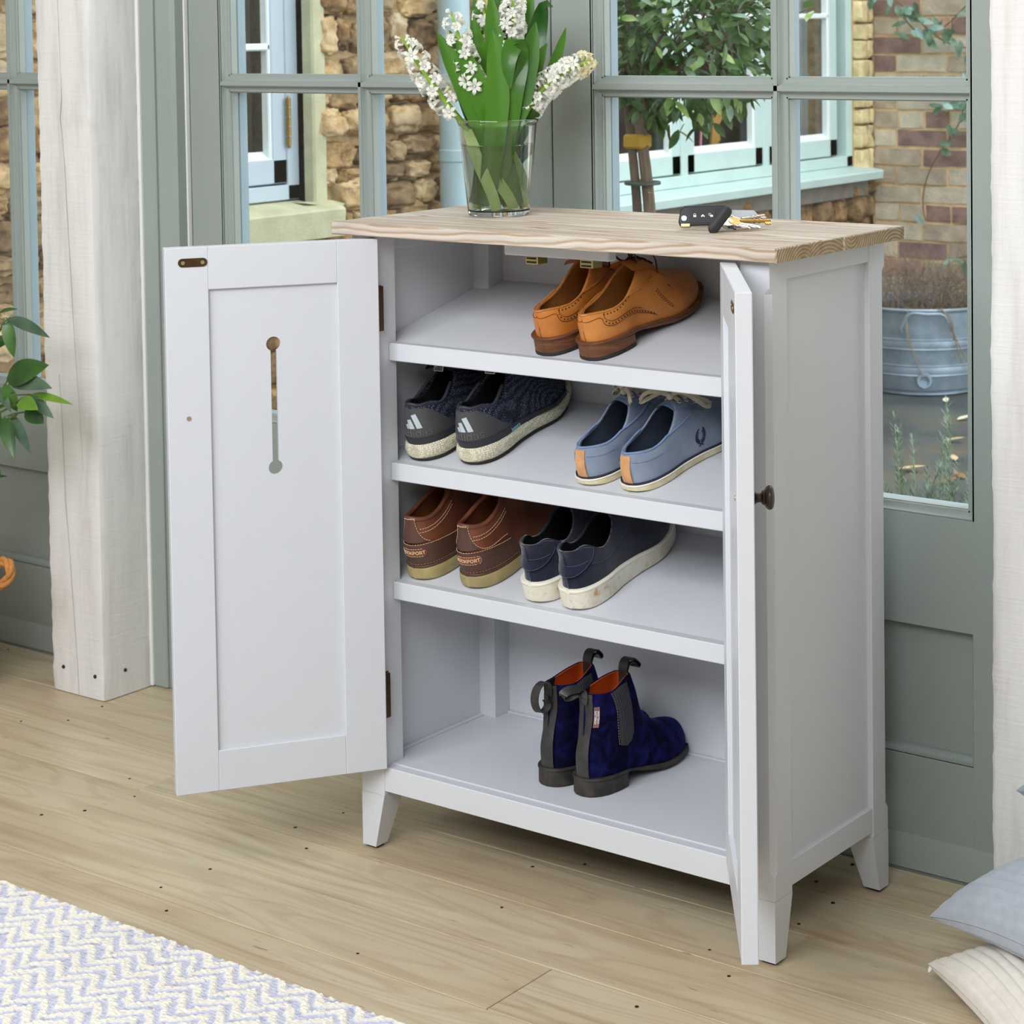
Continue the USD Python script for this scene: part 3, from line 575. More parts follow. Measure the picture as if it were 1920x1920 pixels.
def tubp(s, r, z): 
    a = s / .25; d = vd * math.cos(a) + vs * math.sin(a); return (TC[0] + d[0] * r, TC[1] + d[1] * r, z)
tub.part('handle', tube(spline([tubp(-.09, .262, .20), tubp(-.092, .275, .205), tubp(-.075, .285, .245), tubp(-.06, .288, .268), tubp(0, .292, .272), tubp(.05, .288, .266), tubp(.066, .282, .24), tubp(.085, .270, .205)], 40), .006, 8), zinc)
o = np.array(tubp(-.012, .222, .014)); dn = np.array([vd[0], vd[1], 0]); 
sp = lathe([(.0001, 0), (.030, 0), (.030, .012), (.027, .020), (.019, .020), (.017, .004), (.0001, .004)], 24)
tub.part('drain_spout', at_frame(sp, o - dn * .004, np.array([vs[0], vs[1], 0]), np.array([0, 0, 1.0]), -np.cross(np.array([0, 0, 1.0]), np.array([vs[0], vs[1], 0]))), zinc)
twig = paint('dry_twig', (120, 104, 88), rough=.85, var=.25, scale=40); tw = []
for k in range(190):
    a, r = nrg.uniform(0, 6.28), .21 * nrg.random() ** .5; p = np.array([TC[0] + r * math.cos(a), TC[1] + r * math.sin(a), .262]); L = nrg.uniform(.07, .24)
    d = np.array([nrg.normal() * .55, nrg.normal() * .35, 1.0]); q = p + d / np.linalg.norm(d) * L; q[1] = min(q[1], 4.985)
    mid = (p + q) / 2 + nrg.normal(size=3) * .018; mid[1] = min(mid[1], 4.985)
    tw.append(tube(spline([p, mid, q], 6), np.linspace(.0017, .0008, 6), 4))
    for j in range(2):
        e = mid + nrg.normal(size=3) * np.array([.05, .025, .04]) + np.array([0, 0, .04]); e[1] = min(e[1], 4.985); tw.append(tube([mid, (mid + e) / 2 + nrg.normal(size=3) * .006, e], .0009, 4))
sh = Thing('bare_shrub', 'bare twiggy shrub growing in the galvanised tub', 'shrub', loc=(TC[0], TC[1], .262))
sh.part('twigs', cat(tw), twig, kind='stuff')
vine = paint('dried_vine', (150, 134, 104), rough=.85, var=.2)
dv = Thing('dried_vine', 'dried vine stems hanging over the rim of the zinc tub', 'vine', loc=tubp(0, .26, .28))
for pth in ([tubp(-.065, .262, .29), tubp(-.07, .274, .24), tubp(-.06, .262, .16), tubp(-.045, .246, .10), tubp(-.015, .240, .03)], [tubp(.045, .27, .292), tubp(.068, .289, .25), tubp(.09, .272, .2), tubp(.13, .262, .12), tubp(.165, .258, .07)], [tubp(.07, .289, .24), tubp(.10, .268, .16), tubp(.13, .258, .08)], [tubp(-.072, .273, .27), tubp(-.070, .279, .2), tubp(-.066, .262, .14)], [tubp(.03, .27, .288), tubp(.07, .288, .262), tubp(.085, .281, .21), tubp(.092, .268, .17)]):
    dv.part('stem', tube(spline(pth, 24), .0022, 5), vine)

# ---- rosemary just outside the glass, and fallen leaves
ros_leaf = leaf_look('rosemary_leaf', (92, 122, 104), (134, 158, 140), trans=.15); ros_stem = paint('rosemary_stem', (132, 150, 112), rough=.7)
rs = Thing('rosemary', 'rosemary bush with upright needle-leaved shoots outside the glazed door', 'plant', loc=(-.93, 2.3, ZO))
tops = [(-1.09, .26), (-1.05, .33), (-1.005, .30), (-.985, .28), (-.935, .355), (-.91, .28), (-.875, .348), (-.855, .27), (-.82, .24), (-1.03, .20), (-.96, .19), (-.90, .21), (-.84, .19), (-1.0, .16), (-.93, .15), (-.87, .16), (-.81, .17), (-1.07, .15), (-.78, .22)]
for x, zt in tops:
    p0 = np.array([-.93 + (x + .93) * .35, 2.3 + nrg.normal() * .03, ZO]); p1 = np.array([x, 2.3 + nrg.normal() * .05, zt]); P = spline([p0, p0 * .45 + p1 * .55 + np.array([nrg.normal() * .012, 0, -.02]), p1], 40)
    st = rs.part('shoot', tube(P, np.linspace(.0028, .0012, 40), 5), ros_stem); nd = []
    for i in range(6, 40):
        for k in range(3):
            a = nrg.uniform(0, 6.28); up = np.array([math.cos(a), math.sin(a), nrg.uniform(.5, 1.1)]); nd.append(orient(leaf_mesh(nrg.uniform(.018, .030), .0032, .1, -.1, 4), P[i], up, (0, 0, 1)))
    rs.part('needles', cat(nd), ros_leaf, parent=st, smooth=False, kind='stuff')
fl = [paint('fallen_leaf_%s' % n, c, rough=.6, var=.1) for n, c in (('buff', (206, 184, 140)), ('pale', (222, 220, 196)), ('rust', (150, 106, 66)))]
for i, (x, y, a, k, L, lb) in enumerate(((-1.63, 3.77, .3, 0, .075, 'buff fallen leaf lying beside the tallest rosemary shoot'), (-1.75, 4.12, 1.2, 1, .06, 'pale cream fallen leaf on the dark paving, right of the rosemary tips'), (-1.94, 4.41, 2.0, 1, .05, 'small pale fallen leaf just in front of the zinc tub'),
        (-1.55, 3.29, .1, 0, .10, 'long greenish buff leaf on the paving at the left of the rosemary'), (-1.31, 3.28, 2.6, 2, .06, 'curled rust leaf lying behind the rosemary'), (-1.35, 3.18, .9, 2, .07, 'flat rust leaf close behind the rosemary base'), (-1.45, 3.5, 2.2, 0, .05, 'small buff leaf behind the right rosemary shoot'))):
    solo('fallen_leaf', orient(leaf_mesh(L, L * .5, .15, -.1), (x, y, ZO + .006), (math.cos(a), math.sin(a), .08), (0, 0, 1)), fl[k], lb, 'leaf', smooth=True)

# ================================================================ the shoe cabinet
CW, CD, LW, FW, HT, TT = .80, .3425, .0495, .0288, 1.0235, .0208
cabt = Thing('shoe_cabinet', 'pale grey painted shoe cabinet with open doors and limed pine top', 'cabinet', loc=(-.4, .17, 0))
def post(sx, sy):
    """sx: -1 left, 1 right; sy: -1 front, 1 rear. Square post with a stopped chamfer on its outer corner and a tapered foot."""
    xo = 0 if sx > 0 else -CW; yo = 0 if sy < 0 else CD; xi, yi = xo - sx * LW, yo + (-sy) * LW; xf, yf = xo - sx * FW, yo + (-sy) * FW
    up = man(cb(xi, yi, .094, xo, yo, HT, .0012)); c = .0005
    foot = man(hull([(xo, yo, .0945), (xi, yo, .0945), (xo, yi, .0945), (xi, yi, .0945), (xo, yo, .0045), (xf, yo, .0045), (xo, yf, .0045), (xf, yf, .0045)]))
    k = .0085; e = .02
    cut = man(hull([(xo + sx * e, yo + sy * e, .128), (xo, yo, .128), (xo + sx * e, yo + sy * e, .985), (xo, yo, .985),
                    *[(xo - sx * k, yo + sy * e, z) for z in (.138, .975)], *[(xo + sx * e, yo - sy * k, z) for z in (.138, .975)], *[(xo - sx * k, yo, z) for z in (.138, .975)], *[(xo, yo - sy * k, z) for z in (.138, .975)]]))
    return (up + foot) - cut
for sx in (-1, 1):
    for sy in (-1, 1):
        cabt.part('leg', post(sx, sy), white_paint, smooth=25)
felt = paint('dark_felt_pad', (60, 52, 46), rough=.95)
for sx in (-1, 1):
    for sy in (-1, 1):
        xo = 0 if sx > 0 else -CW; yo = 0 if sy < 0 else CD
        cabt.part('foot_pad', cb(xo - sx * .004, yo - sy * .004, .0002, xo - sx * .025, yo - sy * .025, .0055, .001), felt)
for x0, sg_ in ((0, -1), (-CW, 1)):
    cabt.part('side_rail', cb(x0 + sg_ * .0008, LW - .001, .103, x0 + sg_ * .019, CD - LW + .001, .1419, .001), white_paint)
    cabt.part('side_rail', cb(x0 + sg_ * .0008, LW - .001, .9922, x0 + sg_ * .019, CD - LW + .001, HT, .001), white_paint)
    cabt.part('side_panel', cb(x0 + sg_ * .0085, LW - .01, .12, x0 + sg_ * .0163, CD - LW + .01, 1.01, .0006), white_paint)
    cabt.part('inner_trim', cb(x0 + sg_ * .0163, LW - .001, .144, x0 + sg_ * .0245, CD - LW + .001, .1475, .001), white_paint)
cabt.part('back_panel', cb(-CW + .02, .335, .11, -.02, .341, HT, .0006), white_paint)
cabt.part('back_trim', cb(-CW + LW, .327, .144, -LW, .335, .1475, .001), white_paint)
cabt.part('front_rail', cb(-CW + LW - .0005, .0012, .1019, -LW + .0005, .0212, .1428, .0012), white_paint)
cabt.part('base_board', cat(cb(-CW + LW, .0205, .124, -LW, .34, .1446, .0008), cb(-CW + .016, LW, .124, -.016, CD - LW, .1445, .0008)), white_paint)
for z in (.8432, .6447, .4461):        # the three shoe shelves slope up to the back
    sl = .25; prof = [(.046, z - .0008), (.334, z - .0008 + sl * .285), (.334, z - .0178 + sl * .285), (.046, z - .0178)]
    prof2 = [(LW + .0008, z - .0009 + sl * (LW - .05)), (CD - LW - .0008, z - .0009 + sl * (CD - LW - .05)), (CD - LW - .0008, z - .0178 + sl * (CD - LW - .05)), (LW + .0008, z - .0178 + sl * (LW - .05))]
    s = cabt.part('shelf', cat(extr(prof, 'x', -CW + LW + .0004, -LW - .0004), extr(prof2, 'x', -CW + .0168, -.0168)), white_paint)
    cabt.part('shelf_lip', cb(-CW + LW + .0004, .030, z - .0293, -LW - .0004, .0505, z, .0014), white_paint, parent=s)

# the limed pine top, four boards glued edge to edge
def pine_top(name, oy, oz, tilt):
    return material(name, {
        'g': ('geometry', {}), 'm': ('mapping', {'mapping_type': 'point', 'location': (0, oy, oz), 'rotation': (0, tilt, tilt * .5), 'scale': (1, 1, 1)}),
        'w': ('noise_texture', {'scale': 3.2, 'detail': 3.0}), 'ws': ('vector_math', {'math_type': 'scale', 'scale': .030}), 'a': ('vector_math', {'math_type': 'add'}),
        'sx': ('separate_xyz', {}), 'y2': ('math', {'math_type': 'multiply'}), 'z2': ('math', {'math_type': 'multiply'}), 'ad': ('math', {'math_type': 'add'}), 'sq': ('math', {'math_type': 'sqrt'}), 'k': ('math', {'math_type': 'multiply', 'value2': 1150.0}), 'sn': ('math', {'math_type': 'sine'}),
        'r': ('rgb_ramp', {'ramp': [(0.0, (.70, .56, .45)), (.22, (.86, .78, .71)), (.5, (1, 1, 1)), (1, (1.0, 1.0, .99))]}), 'mr': ('map_range', {'from_min': -1.0, 'from_max': 1.0}),
        'm3': ('mapping', {'scale': (2.2, 26, 26)}), 'n3': ('noise_texture', {'scale': 1.0, 'detail': 4.0}), 'b3': ('rgb_ramp', {'ramp': [(.3, lin((184, 166, 150))), (.5, lin((204, 194, 182))), (.7, lin((212, 206, 196)))]}),
        'm4': ('mapping', {'scale': (5, 160, 160)}), 'n4': ('noise_texture', {'scale': 1.0, 'detail': 2.0}), 'r4': ('rgb_ramp', {'ramp': [(.3, (.84, .80, .77)), (.55, (1, 1, 1))]}),
        'x': ('mix', {'mix_type': 'multiply', 'fac': .95}), 'x2': ('mix', {'mix_type': 'multiply', 'fac': .7}), 'nx': ('separate_xyz', {}), 'ab': ('math', {'math_type': 'absolute'}), 'en': ('mix', {'mix_type': 'multiply', 'color2': (.72, .66, .50)}),
        'b': ('bump', {'strength': .35, 'distance': .0015}), 'p': ('principled_bsdf', {'roughness': .62, 'specular_ior_level': .25})},
        [('g.position', 'm.vector'), ('g.position', 'w.vector'), ('w.color', 'ws.vector1'), ('m.vector', 'a.vector1'), ('ws.vector', 'a.vector2'), ('a.vector', 'sx.vector'), ('sx.y', 'y2.value1'), ('sx.y', 'y2.value2'), ('sx.z', 'z2.value1'), ('sx.z', 'z2.value2'),
         ('y2.value', 'ad.value1'), ('z2.value', 'ad.value2'), ('ad.value', 'sq.value1'), ('sq.value', 'k.value1'), ('k.value', 'sn.value1'), ('sn.value', 'mr.value'), ('mr.result', 'r.fac'),
         ('g.position', 'm3.vector'), ('m3.vector', 'n3.vector'), ('n3.fac', 'b3.fac'), ('g.position', 'm4.vector'), ('m4.vector', 'n4.vector'), ('n4.fac', 'r4.fac'), ('b3.color', 'x.color1'), ('r.color', 'x.color2'), ('x.color', 'x2.color1'), ('r4.color', 'x2.color2'),
         ('g.normal', 'nx.vector'), ('nx.x', 'ab.value1'), ('ab.value', 'en.fac'), ('x2.color', 'en.color1'), ('en.color', 'p.base_color'), ('sn.value', 'b.height'), ('b.normal', 'p.normal')])
tops_ = [-.0228, .0735, .1695, .2650, .3613]
for i in range(4):
    y0, y1 = tops_[i], tops_[i + 1]; nxs = 60
    xa, xb = -CW - .0256 + (.0012 if i % 2 else 0), .0256 + (-.001 if i == 1 else .0012 if i == 2 else 0)
    xs = np.concatenate([[xa, xa + .002], np.linspace(xa + .01, xb - .01, 60), [xb - .002, xb]]); rings = []
    for x in xs:
        e = .0008; t0, t1 = HT + .0002, HT + TT; inset = .0016 if x in (xa, xb) else 0
        fr = .0012 * (meshkit.noise(np.array([[x * 30, i * 5.0, 1.0]]))[0] - .5) if i == 0 else 0; bk = .0012 * (meshkit.noise(np.array([[x * 30, 9.0, 1.0]]))[0] - .5) if i == 3 else 0
        a, b = y0 + e * .4 + fr, y1 - e * .4 + bk; r = .0022 if i in (0,) else .0007; r2 = .0022 if i == 3 else .0007
        rings.append([(x, a + inset, t0 + .0015), (x, a + inset, t1 - r - inset), (x, a + r * .35 + inset, t1 - r * .35 - inset), (x, a + r, t1 - inset), (x, b - r2, t1 - inset), (x, b - r2 * .35 - inset, t1 - r2 * .35 - inset), (x, b - inset, t1 - r2 - inset), (x, b - inset, t0 + .0015), (x, b - .0015, t0), (x, a + .0015, t0)])
    m = loft(rings); m = trimesh.Trimesh(m.vertices, m.faces[:, ::-1], process=False)
    v = m.vertices.copy(); end = v[:, 0] > .0; v[end, 0] += (meshkit.fbm(v[end] * 90, 3, 4) - .5) * .0035; m = trimesh.Trimesh(v, m.faces, process=False)
    cabt.part('top_board', m, pine_top(f'limed_pine_{"abcd"[i]}', (-.012 - [.055, .13, .20, .33][i]), -1.030 + [.018, .06, -.035, .030][i], [.022, -.012, .015, -.010][i]), smooth=30)
# catch block and its two catches
bl = cabt.part('catch_block', cb(-.526, .056, .9985, -.321, .078, HT, .002), white_paint)
brass_pale = paint('pale_brass', (186, 172, 112), rough=.35, var=.06, metallic=.75); slot_dark = paint('catch_slot', (40, 38, 34), rough=.8)
for xc in (-.4725, -.3655):
    c = cabt.part('catch', cat(cb(xc - .0135, .060, .9855, xc + .0115, .086, .9990, .001)), brass_pale, parent=bl)
    if True:
        cabt.part('catch_slot', cat(cb(xc - .0105, .0594, .9938, xc + .0085, .061, .9966, .0002), cb(xc - .0105, .0594, .9876, xc + .0085, .061, .9906, .0002)), slot_dark, parent=bl)

# doors: frame with recessed panel pierced by a keyhole slot
bronze = paint('bronze_fitting', (92, 72, 52), rough=.38, var=.15, scale=60, metallic=.8); bronze_d = paint('dark_bronze', (74, 64, 58), rough=.30, var=.1, metallic=.85); steel = paint('screw_steel', (200, 186, 150), rough=.3, metallic=.9)
worn_paint = white_paint
DW, DT, DZ0, DZ1 = .3431, .0225, .1450, 1.0194
def frame_on(hx, hy, ang, out):
    d = np.array([math.cos(ang), math.sin(ang), 0]); n = np.array([-d[1], d[0], 0]) * out
    return lambda m: at_frame(m, (hx, hy, 0), d, np.array([0, 0, 1.0]), n)       # local: x along the door, y up, z out of the inner face
def door(F, knob_side):
    s0, s1, pz0, pz1 = .0682, DW - .0682, DZ0 + .0655, DZ1 - .0685
    fr = cat(cb(0, DZ0, -DT, s0, DZ1, 0, .0012), cb(s1, DZ0, -DT, DW, DZ1, 0, .0012), cb(s0 - .0005, DZ0, -DT, s1 + .0005, pz0, -.0001, .0012), cb(s0 - .0005, pz1, -DT, s1 + .0005, DZ1, -.0001, .0012))
    o = cabt.part('door', F(fr), white_paint)
    slot = unary_union([sg.Point(.1725, .8574).buffer(.0118, 24), sg.Point(.1725, .6577).buffer(.0118, 24), sg.box(.1725 - .0051, .6577, .1725 + .0051, .8574)])
    pn = sg.box(s0 - .004, pz0 - .004, s1 + .004, pz1 + .004).difference(slot)
    pm = trimesh.creation.extrude_polygon(pn, .009, engine='earcut'); pm.apply_translation((0, 0, -.0155))
    cabt.part('door_panel', F(pm), white_paint, parent=o)
    pl_ = sg.LineString([(.2832, .9953), (.3155, .9953)]).buffer(.0068, 16).difference(unary_union([sg.Point(.2839, .9953).buffer(.0016), sg.Point(.3148, .9953).buffer(.0016)]))
    pm = trimesh.creation.extrude_polygon(pl_, .0012, engine='earcut')
    cabt.part('strike_plate', F(pm), bronze, parent=o)
    for x in (.2839, .3148):
        cabt.part('plate_screw', F(trimesh.creation.annulus(.0012, .0030, .0008, sections=20).apply_translation((x, .9953, .0016))), steel, parent=o)
    m = trimesh.creation.cylinder(.0036, .0014, sections=18).apply_translation((.3107, .7482, .0006))
    cabt.part('knob_screw', F(cat(m, cb(.3083, .7478, .0012, .3131, .7486, .0016, .0001))), steel, parent=o)
    kp = lathe([(.0001, .0), (.0105, .0), (.0105, .0015), (.0080, .0035), (.0062, .0065), (.0060, .0105), (.0085, .0120), (.0098, .0135), (.0095, .0150), (.0125, .0165), (.0150, .0190), (.0160, .0215), (.0155, .0240), (.0130, .0262), (.0080, .0276), (.0001, .0282)], 36)
    kv = kp.vertices * np.array([1, 1, -1]); kp = trimesh.Trimesh(kv, kp.faces[:, ::-1], process=False); kp.apply_translation((.3107, .7482, -DT))
    cabt.part('knob', F(kp), bronze_d, parent=o)
    return o
la, ra = 4.1054, -.9456
dl = np.array([math.cos(la), math.sin(la), 0])
FL = frame_on(-.7359, -.0074, la, 1.0); FR = frame_on(-.0553 - .0227 * .811, -.0008 - .0227 * .585, ra, -1.0)
DL = door(FL, 1); DR = door(FR, -1)
for z in (.9035, .2640):
    cabt.part('hinge', cat(cb(-.7507, .0075, z - .0368, -.7493, .0142, z + .0368, .0004), cb(-.7455, -.0035, z - .0368, -.7395, .0085, z + .0368, .001)), bronze, parent=DL)
    cabt.part('hinge', cat(cb(-.0507, .0075, z - .0368, -.0493, .0142, z + .0368, .0004), cb(-.0600, -.0035, z - .0368, -.0540, .0085, z + .0368, .001)), bronze, parent=DR)
# ================================================================ shoes: a last-like body with outline and ridge curves, then soles, linings, panels and trims laid on it
from scipy.interpolate import PchipInterpolator as PC
ULIST = [0, .01, .03, .07, .13, .22, .35, .48, .60, .70, .80, .88, .94, .98, 1]
WLIST = [0, .038, .066, .094, .114, .123, .116, .119, .140, .154, .150, .127, .092, .052, 0]
class Last:
    def __init__(s, L, ridge, sole_top, side=1, wk=1.0, taper=0.12, ankle=.46, heel=((0, 0), (.03, -.003), (.07, .002), (.2, .006)), toe_a=2.1, heel_w=1.0):
        s.L, s.side = L, side
        s.w_ = PC(ULIST, np.array(WLIST) * L * wk * np.interp(ULIST, [0, .3, .5, 1], [heel_w, heel_w, 1, 1])); s.h_ = PC([a for a, b in ridge], [b for a, b in ridge]); s.z_ = PC([a for a, b in sole_top], [b for a, b in sole_top])
        s.a_ = PC([0, ankle - .12, ankle + .10, .8, 1], [7, 6, 2.5, toe_a, toe_a]); s.tp = PC([0, ankle, ankle + .15, 1], [taper, taper, .04, 0]); s.hx = PC([a for a, b in heel], [b for a, b in heel])
        s.c_ = PC([0, .3, .6, .85, 1], np.array([0, 0, -.012, .010, .018]) * L)
    def xz(s, u, z): return u * s.L + s.hx(np.clip(z - s.z_(u), 0, .2)) * np.clip(1 - u / .35, 0, 1) ** 1.5
    def half(s, u, z):
        z0, h = s.z_(u), s.h_(u); t = np.clip((z - z0) / np.maximum(h - z0, 1e-6), 0, 1); a = s.a_(u)
        return s.w_(u) * np.sqrt(np.clip(1 - t ** a, 0, 1)) * (1 - s.tp(u) * t) * (1 + .05 * np.sin(np.pi * np.clip(t * 1.6, 0, 1)))
    def body(s, n=56, m=30):
        u = (1 - np.cos(np.linspace(0, np.pi, n))) / 2; u = np.clip(u, .0012, .9988); rings = []
        ph = np.linspace(0, np.pi, m)
        for q in u:
            z0, h, a = float(s.z_(q)), float(s.h_(q)), float(s.a_(q)); t = np.abs(np.sin(ph)) ** (2 / a); z = z0 + (h - z0) * t; y = s.half(q, z) * np.sign(np.cos(ph))
            y[np.abs(np.cos(ph)) < 1e-9] = 0
            ym = float(s.c_(q)); pts = np.column_stack([s.xz(q, z), ym + y, z]); bot = np.column_stack([np.full(3, q * s.L), ym + s.w_(q) * np.array([-.5, 0, .5]), np.full(3, z0)])
            rings.append(np.vstack([pts, bot]))
        m_ = loft(rings)
        if m_.volume < 0: m_ = trimesh.Trimesh(m_.vertices, m_.faces[:, ::-1], process=False)
        return m_
    def offset(s, d):
        b = trimesh.Trimesh(s._b.vertices, s._b.faces, process=True)
        return trimesh.Trimesh(b.vertices + b.vertex_normals * d, b.faces, process=False)
    def prepare(s): s._b = s.body(); s._g = {}
    def _line(s, z):
        k = round(float(z), 4)
        if k not in s._g:
            u = np.concatenate([np.linspace(0, .06, 40) ** 1.0, np.linspace(.061, .999, 260)]); hf = s.half(u, k); ok = (s.h_(u) > k + 1e-4); ok &= (np.cumsum(~ok) == 0) | False if ok[0] else ok
            x = s.xz(u, np.full_like(u, k)); c = s.c_(u)
            A = np.column_stack([x, c - hf])[ok]; B = np.column_stack([x, c + hf])[ok]
            P = np.vstack([B[::-1], A[1:]]); l = np.concatenate([[0], np.cumsum(np.linalg.norm(np.diff(P, axis=0), axis=1))]); s._g[k] = (P, l - l[len(B) - 1])
        return s._g[k]
    def surf(s, a, z):
        """Point and outward normal at arc a (metres from the middle of the heel, positive to the outer side) and height z."""
        P, l = s._line(z); x, y = np.interp(a, l, P[:, 0]), np.interp(a, l, P[:, 1]); e = .004
        tx, ty = np.interp(a + e, l, P[:, 0]) - np.interp(a - e, l, P[:, 0]), np.interp(a + e, l, P[:, 1]) - np.interp(a - e, l, P[:, 1]); q = math.hypot(tx, ty) + 1e-9
        return np.array([x, y, z]), np.array([ty / q, -tx / q, 0.0])
    def wrap(s, mesh, a0, z0, off=.0006, mirror=False):
        m = tm(mesh); out = np.empty_like(m.vertices)
        for i, (X, Y, Z) in enumerate(m.vertices):
            p, n = s.surf(a0 + X, z0 + Y); out[i] = p + n * (Z + off)
        return trimesh.Trimesh(out, m.faces, process=False)
    def panel(s, poly, off=.0004, thick=.0012, cell=.006):
        poly = poly if isinstance(poly, sg.Polygon) else sg.Polygon(poly); x0, y0, x1, y1 = poly.bounds; ms = []
        from shapely import constrained_delaunay_triangles as _c
        top, idx, F = [], {}, []
        def vid(p):
            k = (round(p[0], 6), round(p[1], 6))
            if k not in idx: idx[k] = len(top); top.append(k)
            return idx[k]
        for i in np.arange(x0, x1, cell):
            for j in np.arange(y0, y1, cell):
                g = poly.intersection(sg.box(i, j, i + cell, j + cell))
                for q in getattr(g, 'geoms', [g]):
                    if q.geom_type == 'Polygon' and q.area > 1e-10:
                        v, f = trimesh.creation.triangulate_polygon(q, engine='earcut')
                        for t in f: F.append([vid(v[k]) for k in t])
        F = np.array(F); T = np.array([s.surf(a, z) for a, z in top]); n = len(T)
        a = np.array(top); e = F; tri = a[e]; cr = (tri[:, 1, 0] - tri[:, 0, 0]) * (tri[:, 2, 1] - tri[:, 0, 1]) - (tri[:, 1, 1] - tri[:, 0, 1]) * (tri[:, 2, 0] - tri[:, 0, 0]); F[cr < 0] = F[cr < 0][:, ::-1]
        V = np.vstack([T[:, 0] + T[:, 1] * (off + thick), T[:, 0] + T[:, 1] * (off - .001)]); edges = {}
        for t in F:
            for p, q in ((t[0], t[1]), (t[1], t[2]), (t[2], t[0])): edges[(p, q)] = 1
        side = []
        for p, q in edges:
            if (q, p) not in edges: side += [(p, p + n, q + n), (p, q + n, q)]
        return trimesh.Trimesh(V, np.vstack([F, np.array(side)]), process=False)
    def stitch(s, pts, r=.0006, dash=.0032, gap=.0016, off=.0009):
        P = spline(pts, 200) if len(pts) > 2 else np.linspace(pts[0], pts[1], 200); l = np.concatenate([[0], np.cumsum(np.linalg.norm(np.diff(P, axis=0), axis=1))]); ms = []
        for a in np.arange(0, l[-1] - dash, dash + gap):
            q = [np.array([np.interp(t, l, P[:, 0]), np.interp(t, l, P[:, 1])]) for t in (a, a + dash / 2, a + dash)]
            pt = [sum(s.surf(x, z)[k] * (1 if k == 0 else off) for k in (0, 1)) for x, z in q]; ms.append(tube(pt, r, 4))
        return cat(ms)
    def cord(s, pts, r, off=0.0005, n=60, sides=6):
        P = spline(pts, n) if len(pts) > 2 else np.linspace(pts[0], pts[1], n)
        return tube([sum(s.surf(x, z)[k] * (1 if k == 0 else off) for k in (0, 1)) for x, z in P], r, sides)
    def dots(s, pts, r, off=.0007, step=None, depth=.0006):
        P = np.asarray(pts, float)
        if step: 
            Q = spline(P, 200) if len(P) > 2 else np.linspace(P[0], P[1], 200); l = np.concatenate([[0], np.cumsum(np.linalg.norm(np.diff(Q, axis=0), axis=1))]); t = np.arange(step / 2, l[-1], step); P = np.column_stack([np.interp(t, l, Q[:, 0]), np.interp(t, l, Q[:, 1])])
        ms = []
        for x, z in P:
            o, n = s.surf(x, z); c = trimesh.creation.cylinder(r, depth, sections=9); ex = np.cross([0, 0, 1.0], n); ms.append(at_frame(c, o + n * (off - depth / 2 + .0001), ex, np.cross(n, ex), n))
        return cat(ms)
    def ridge(s, u, y=0.0, off=0.0):
        """Point on the top of the forepart at station u, lateral share y in -1..1."""
        z0, h, w = float(s.z_(u)), float(s.h_(u)), float(s.w_(u)); t = (1 - abs(y) ** 2) ** (1 / float(s.a_(u))); z = z0 + (h - z0) * t
        return np.array([u * s.L, float(s.c_(u)) + w * y * (1 - float(s.tp(u)) * t), z + off])
    def sole(s, e, zb, zt, u0=0.0, u1=1.0, n=50, r=.0015, bulge=0.0):
        zb_, zt_ = PC(*zip(*zb)) if not np.isscalar(zb) else (lambda u: zb), PC(*zip(*zt)) if not np.isscalar(zt) else (lambda u: zt)
        k = np.linspace(0, np.pi, n); u = (1 - np.cos(k)) / 2; u = u0 + (u1 - u0) * u
        if u0 == 0 and u1 < 1: u = u1 * (1 - np.cos(np.linspace(0, np.pi / 2, n)))
        rings = []
        for q in u:
            qq = min(max(q, .0015), .9985); w = float(s.w_(qq)) ; w = w + e * min(1, w / (.03 * s.L)) ** .5; x = -e + (s.L + 2 * e) * q; c = float(s.c_(qq)); b, t = float(zb_(q)), float(zt_(q)); rr = min(r, (t - b) * .4); hh = (t - b) / 2
            rings.append([(x, c + w - rr, b), (x, c + w, b + rr), (x, c + w + bulge, b + hh), (x, c + w, t - rr), (x, c + w - rr, t), (x, c, t), (x, c - w + rr, t), (x, c - w, t - rr), (x, c - w - bulge, b + hh), (x, c - w, b + rr), (x, c - w + rr, b), (x, c, b)])
        m = loft(rings)
        return m if m.volume > 0 else trimesh.Trimesh(m.vertices, m.faces[:, ::-1], process=False)
    def shell(s, topline, t1=.0028, t2=.0016, lin_drop=.0006):
        """(upper, lining, insole) cut open along the topline [(x, z) ...], whose last point is the throat."""
        s.prepare(); tl = np.array(topline); q = spline(tl, 60) if len(tl) > 2 else tl
        def above(d): return man(extr([(-.08, q[0, 1] - d)] + [(x, z - d) for x, z in q] + [(q[-1, 0] + .004, .40), (-.08, .40)], 'y', -.2, .2))
        B0, B1, B2 = man(s._b), man(s.offset(-t1)), man(s.offset(-t1 - t2))
        up = B0 - above(0) - B1; ln = B1 - above(lin_drop) - B2
        ins = B2 ^ man(extr([(-.1, -.1), (s.L + .1, -.1)] + [(u * s.L, float(s.z_(u)) + .0075) for u in np.linspace(1, 0, 30)], 'y', -.2, .2))
        s.q = q
        return up, ln, ins
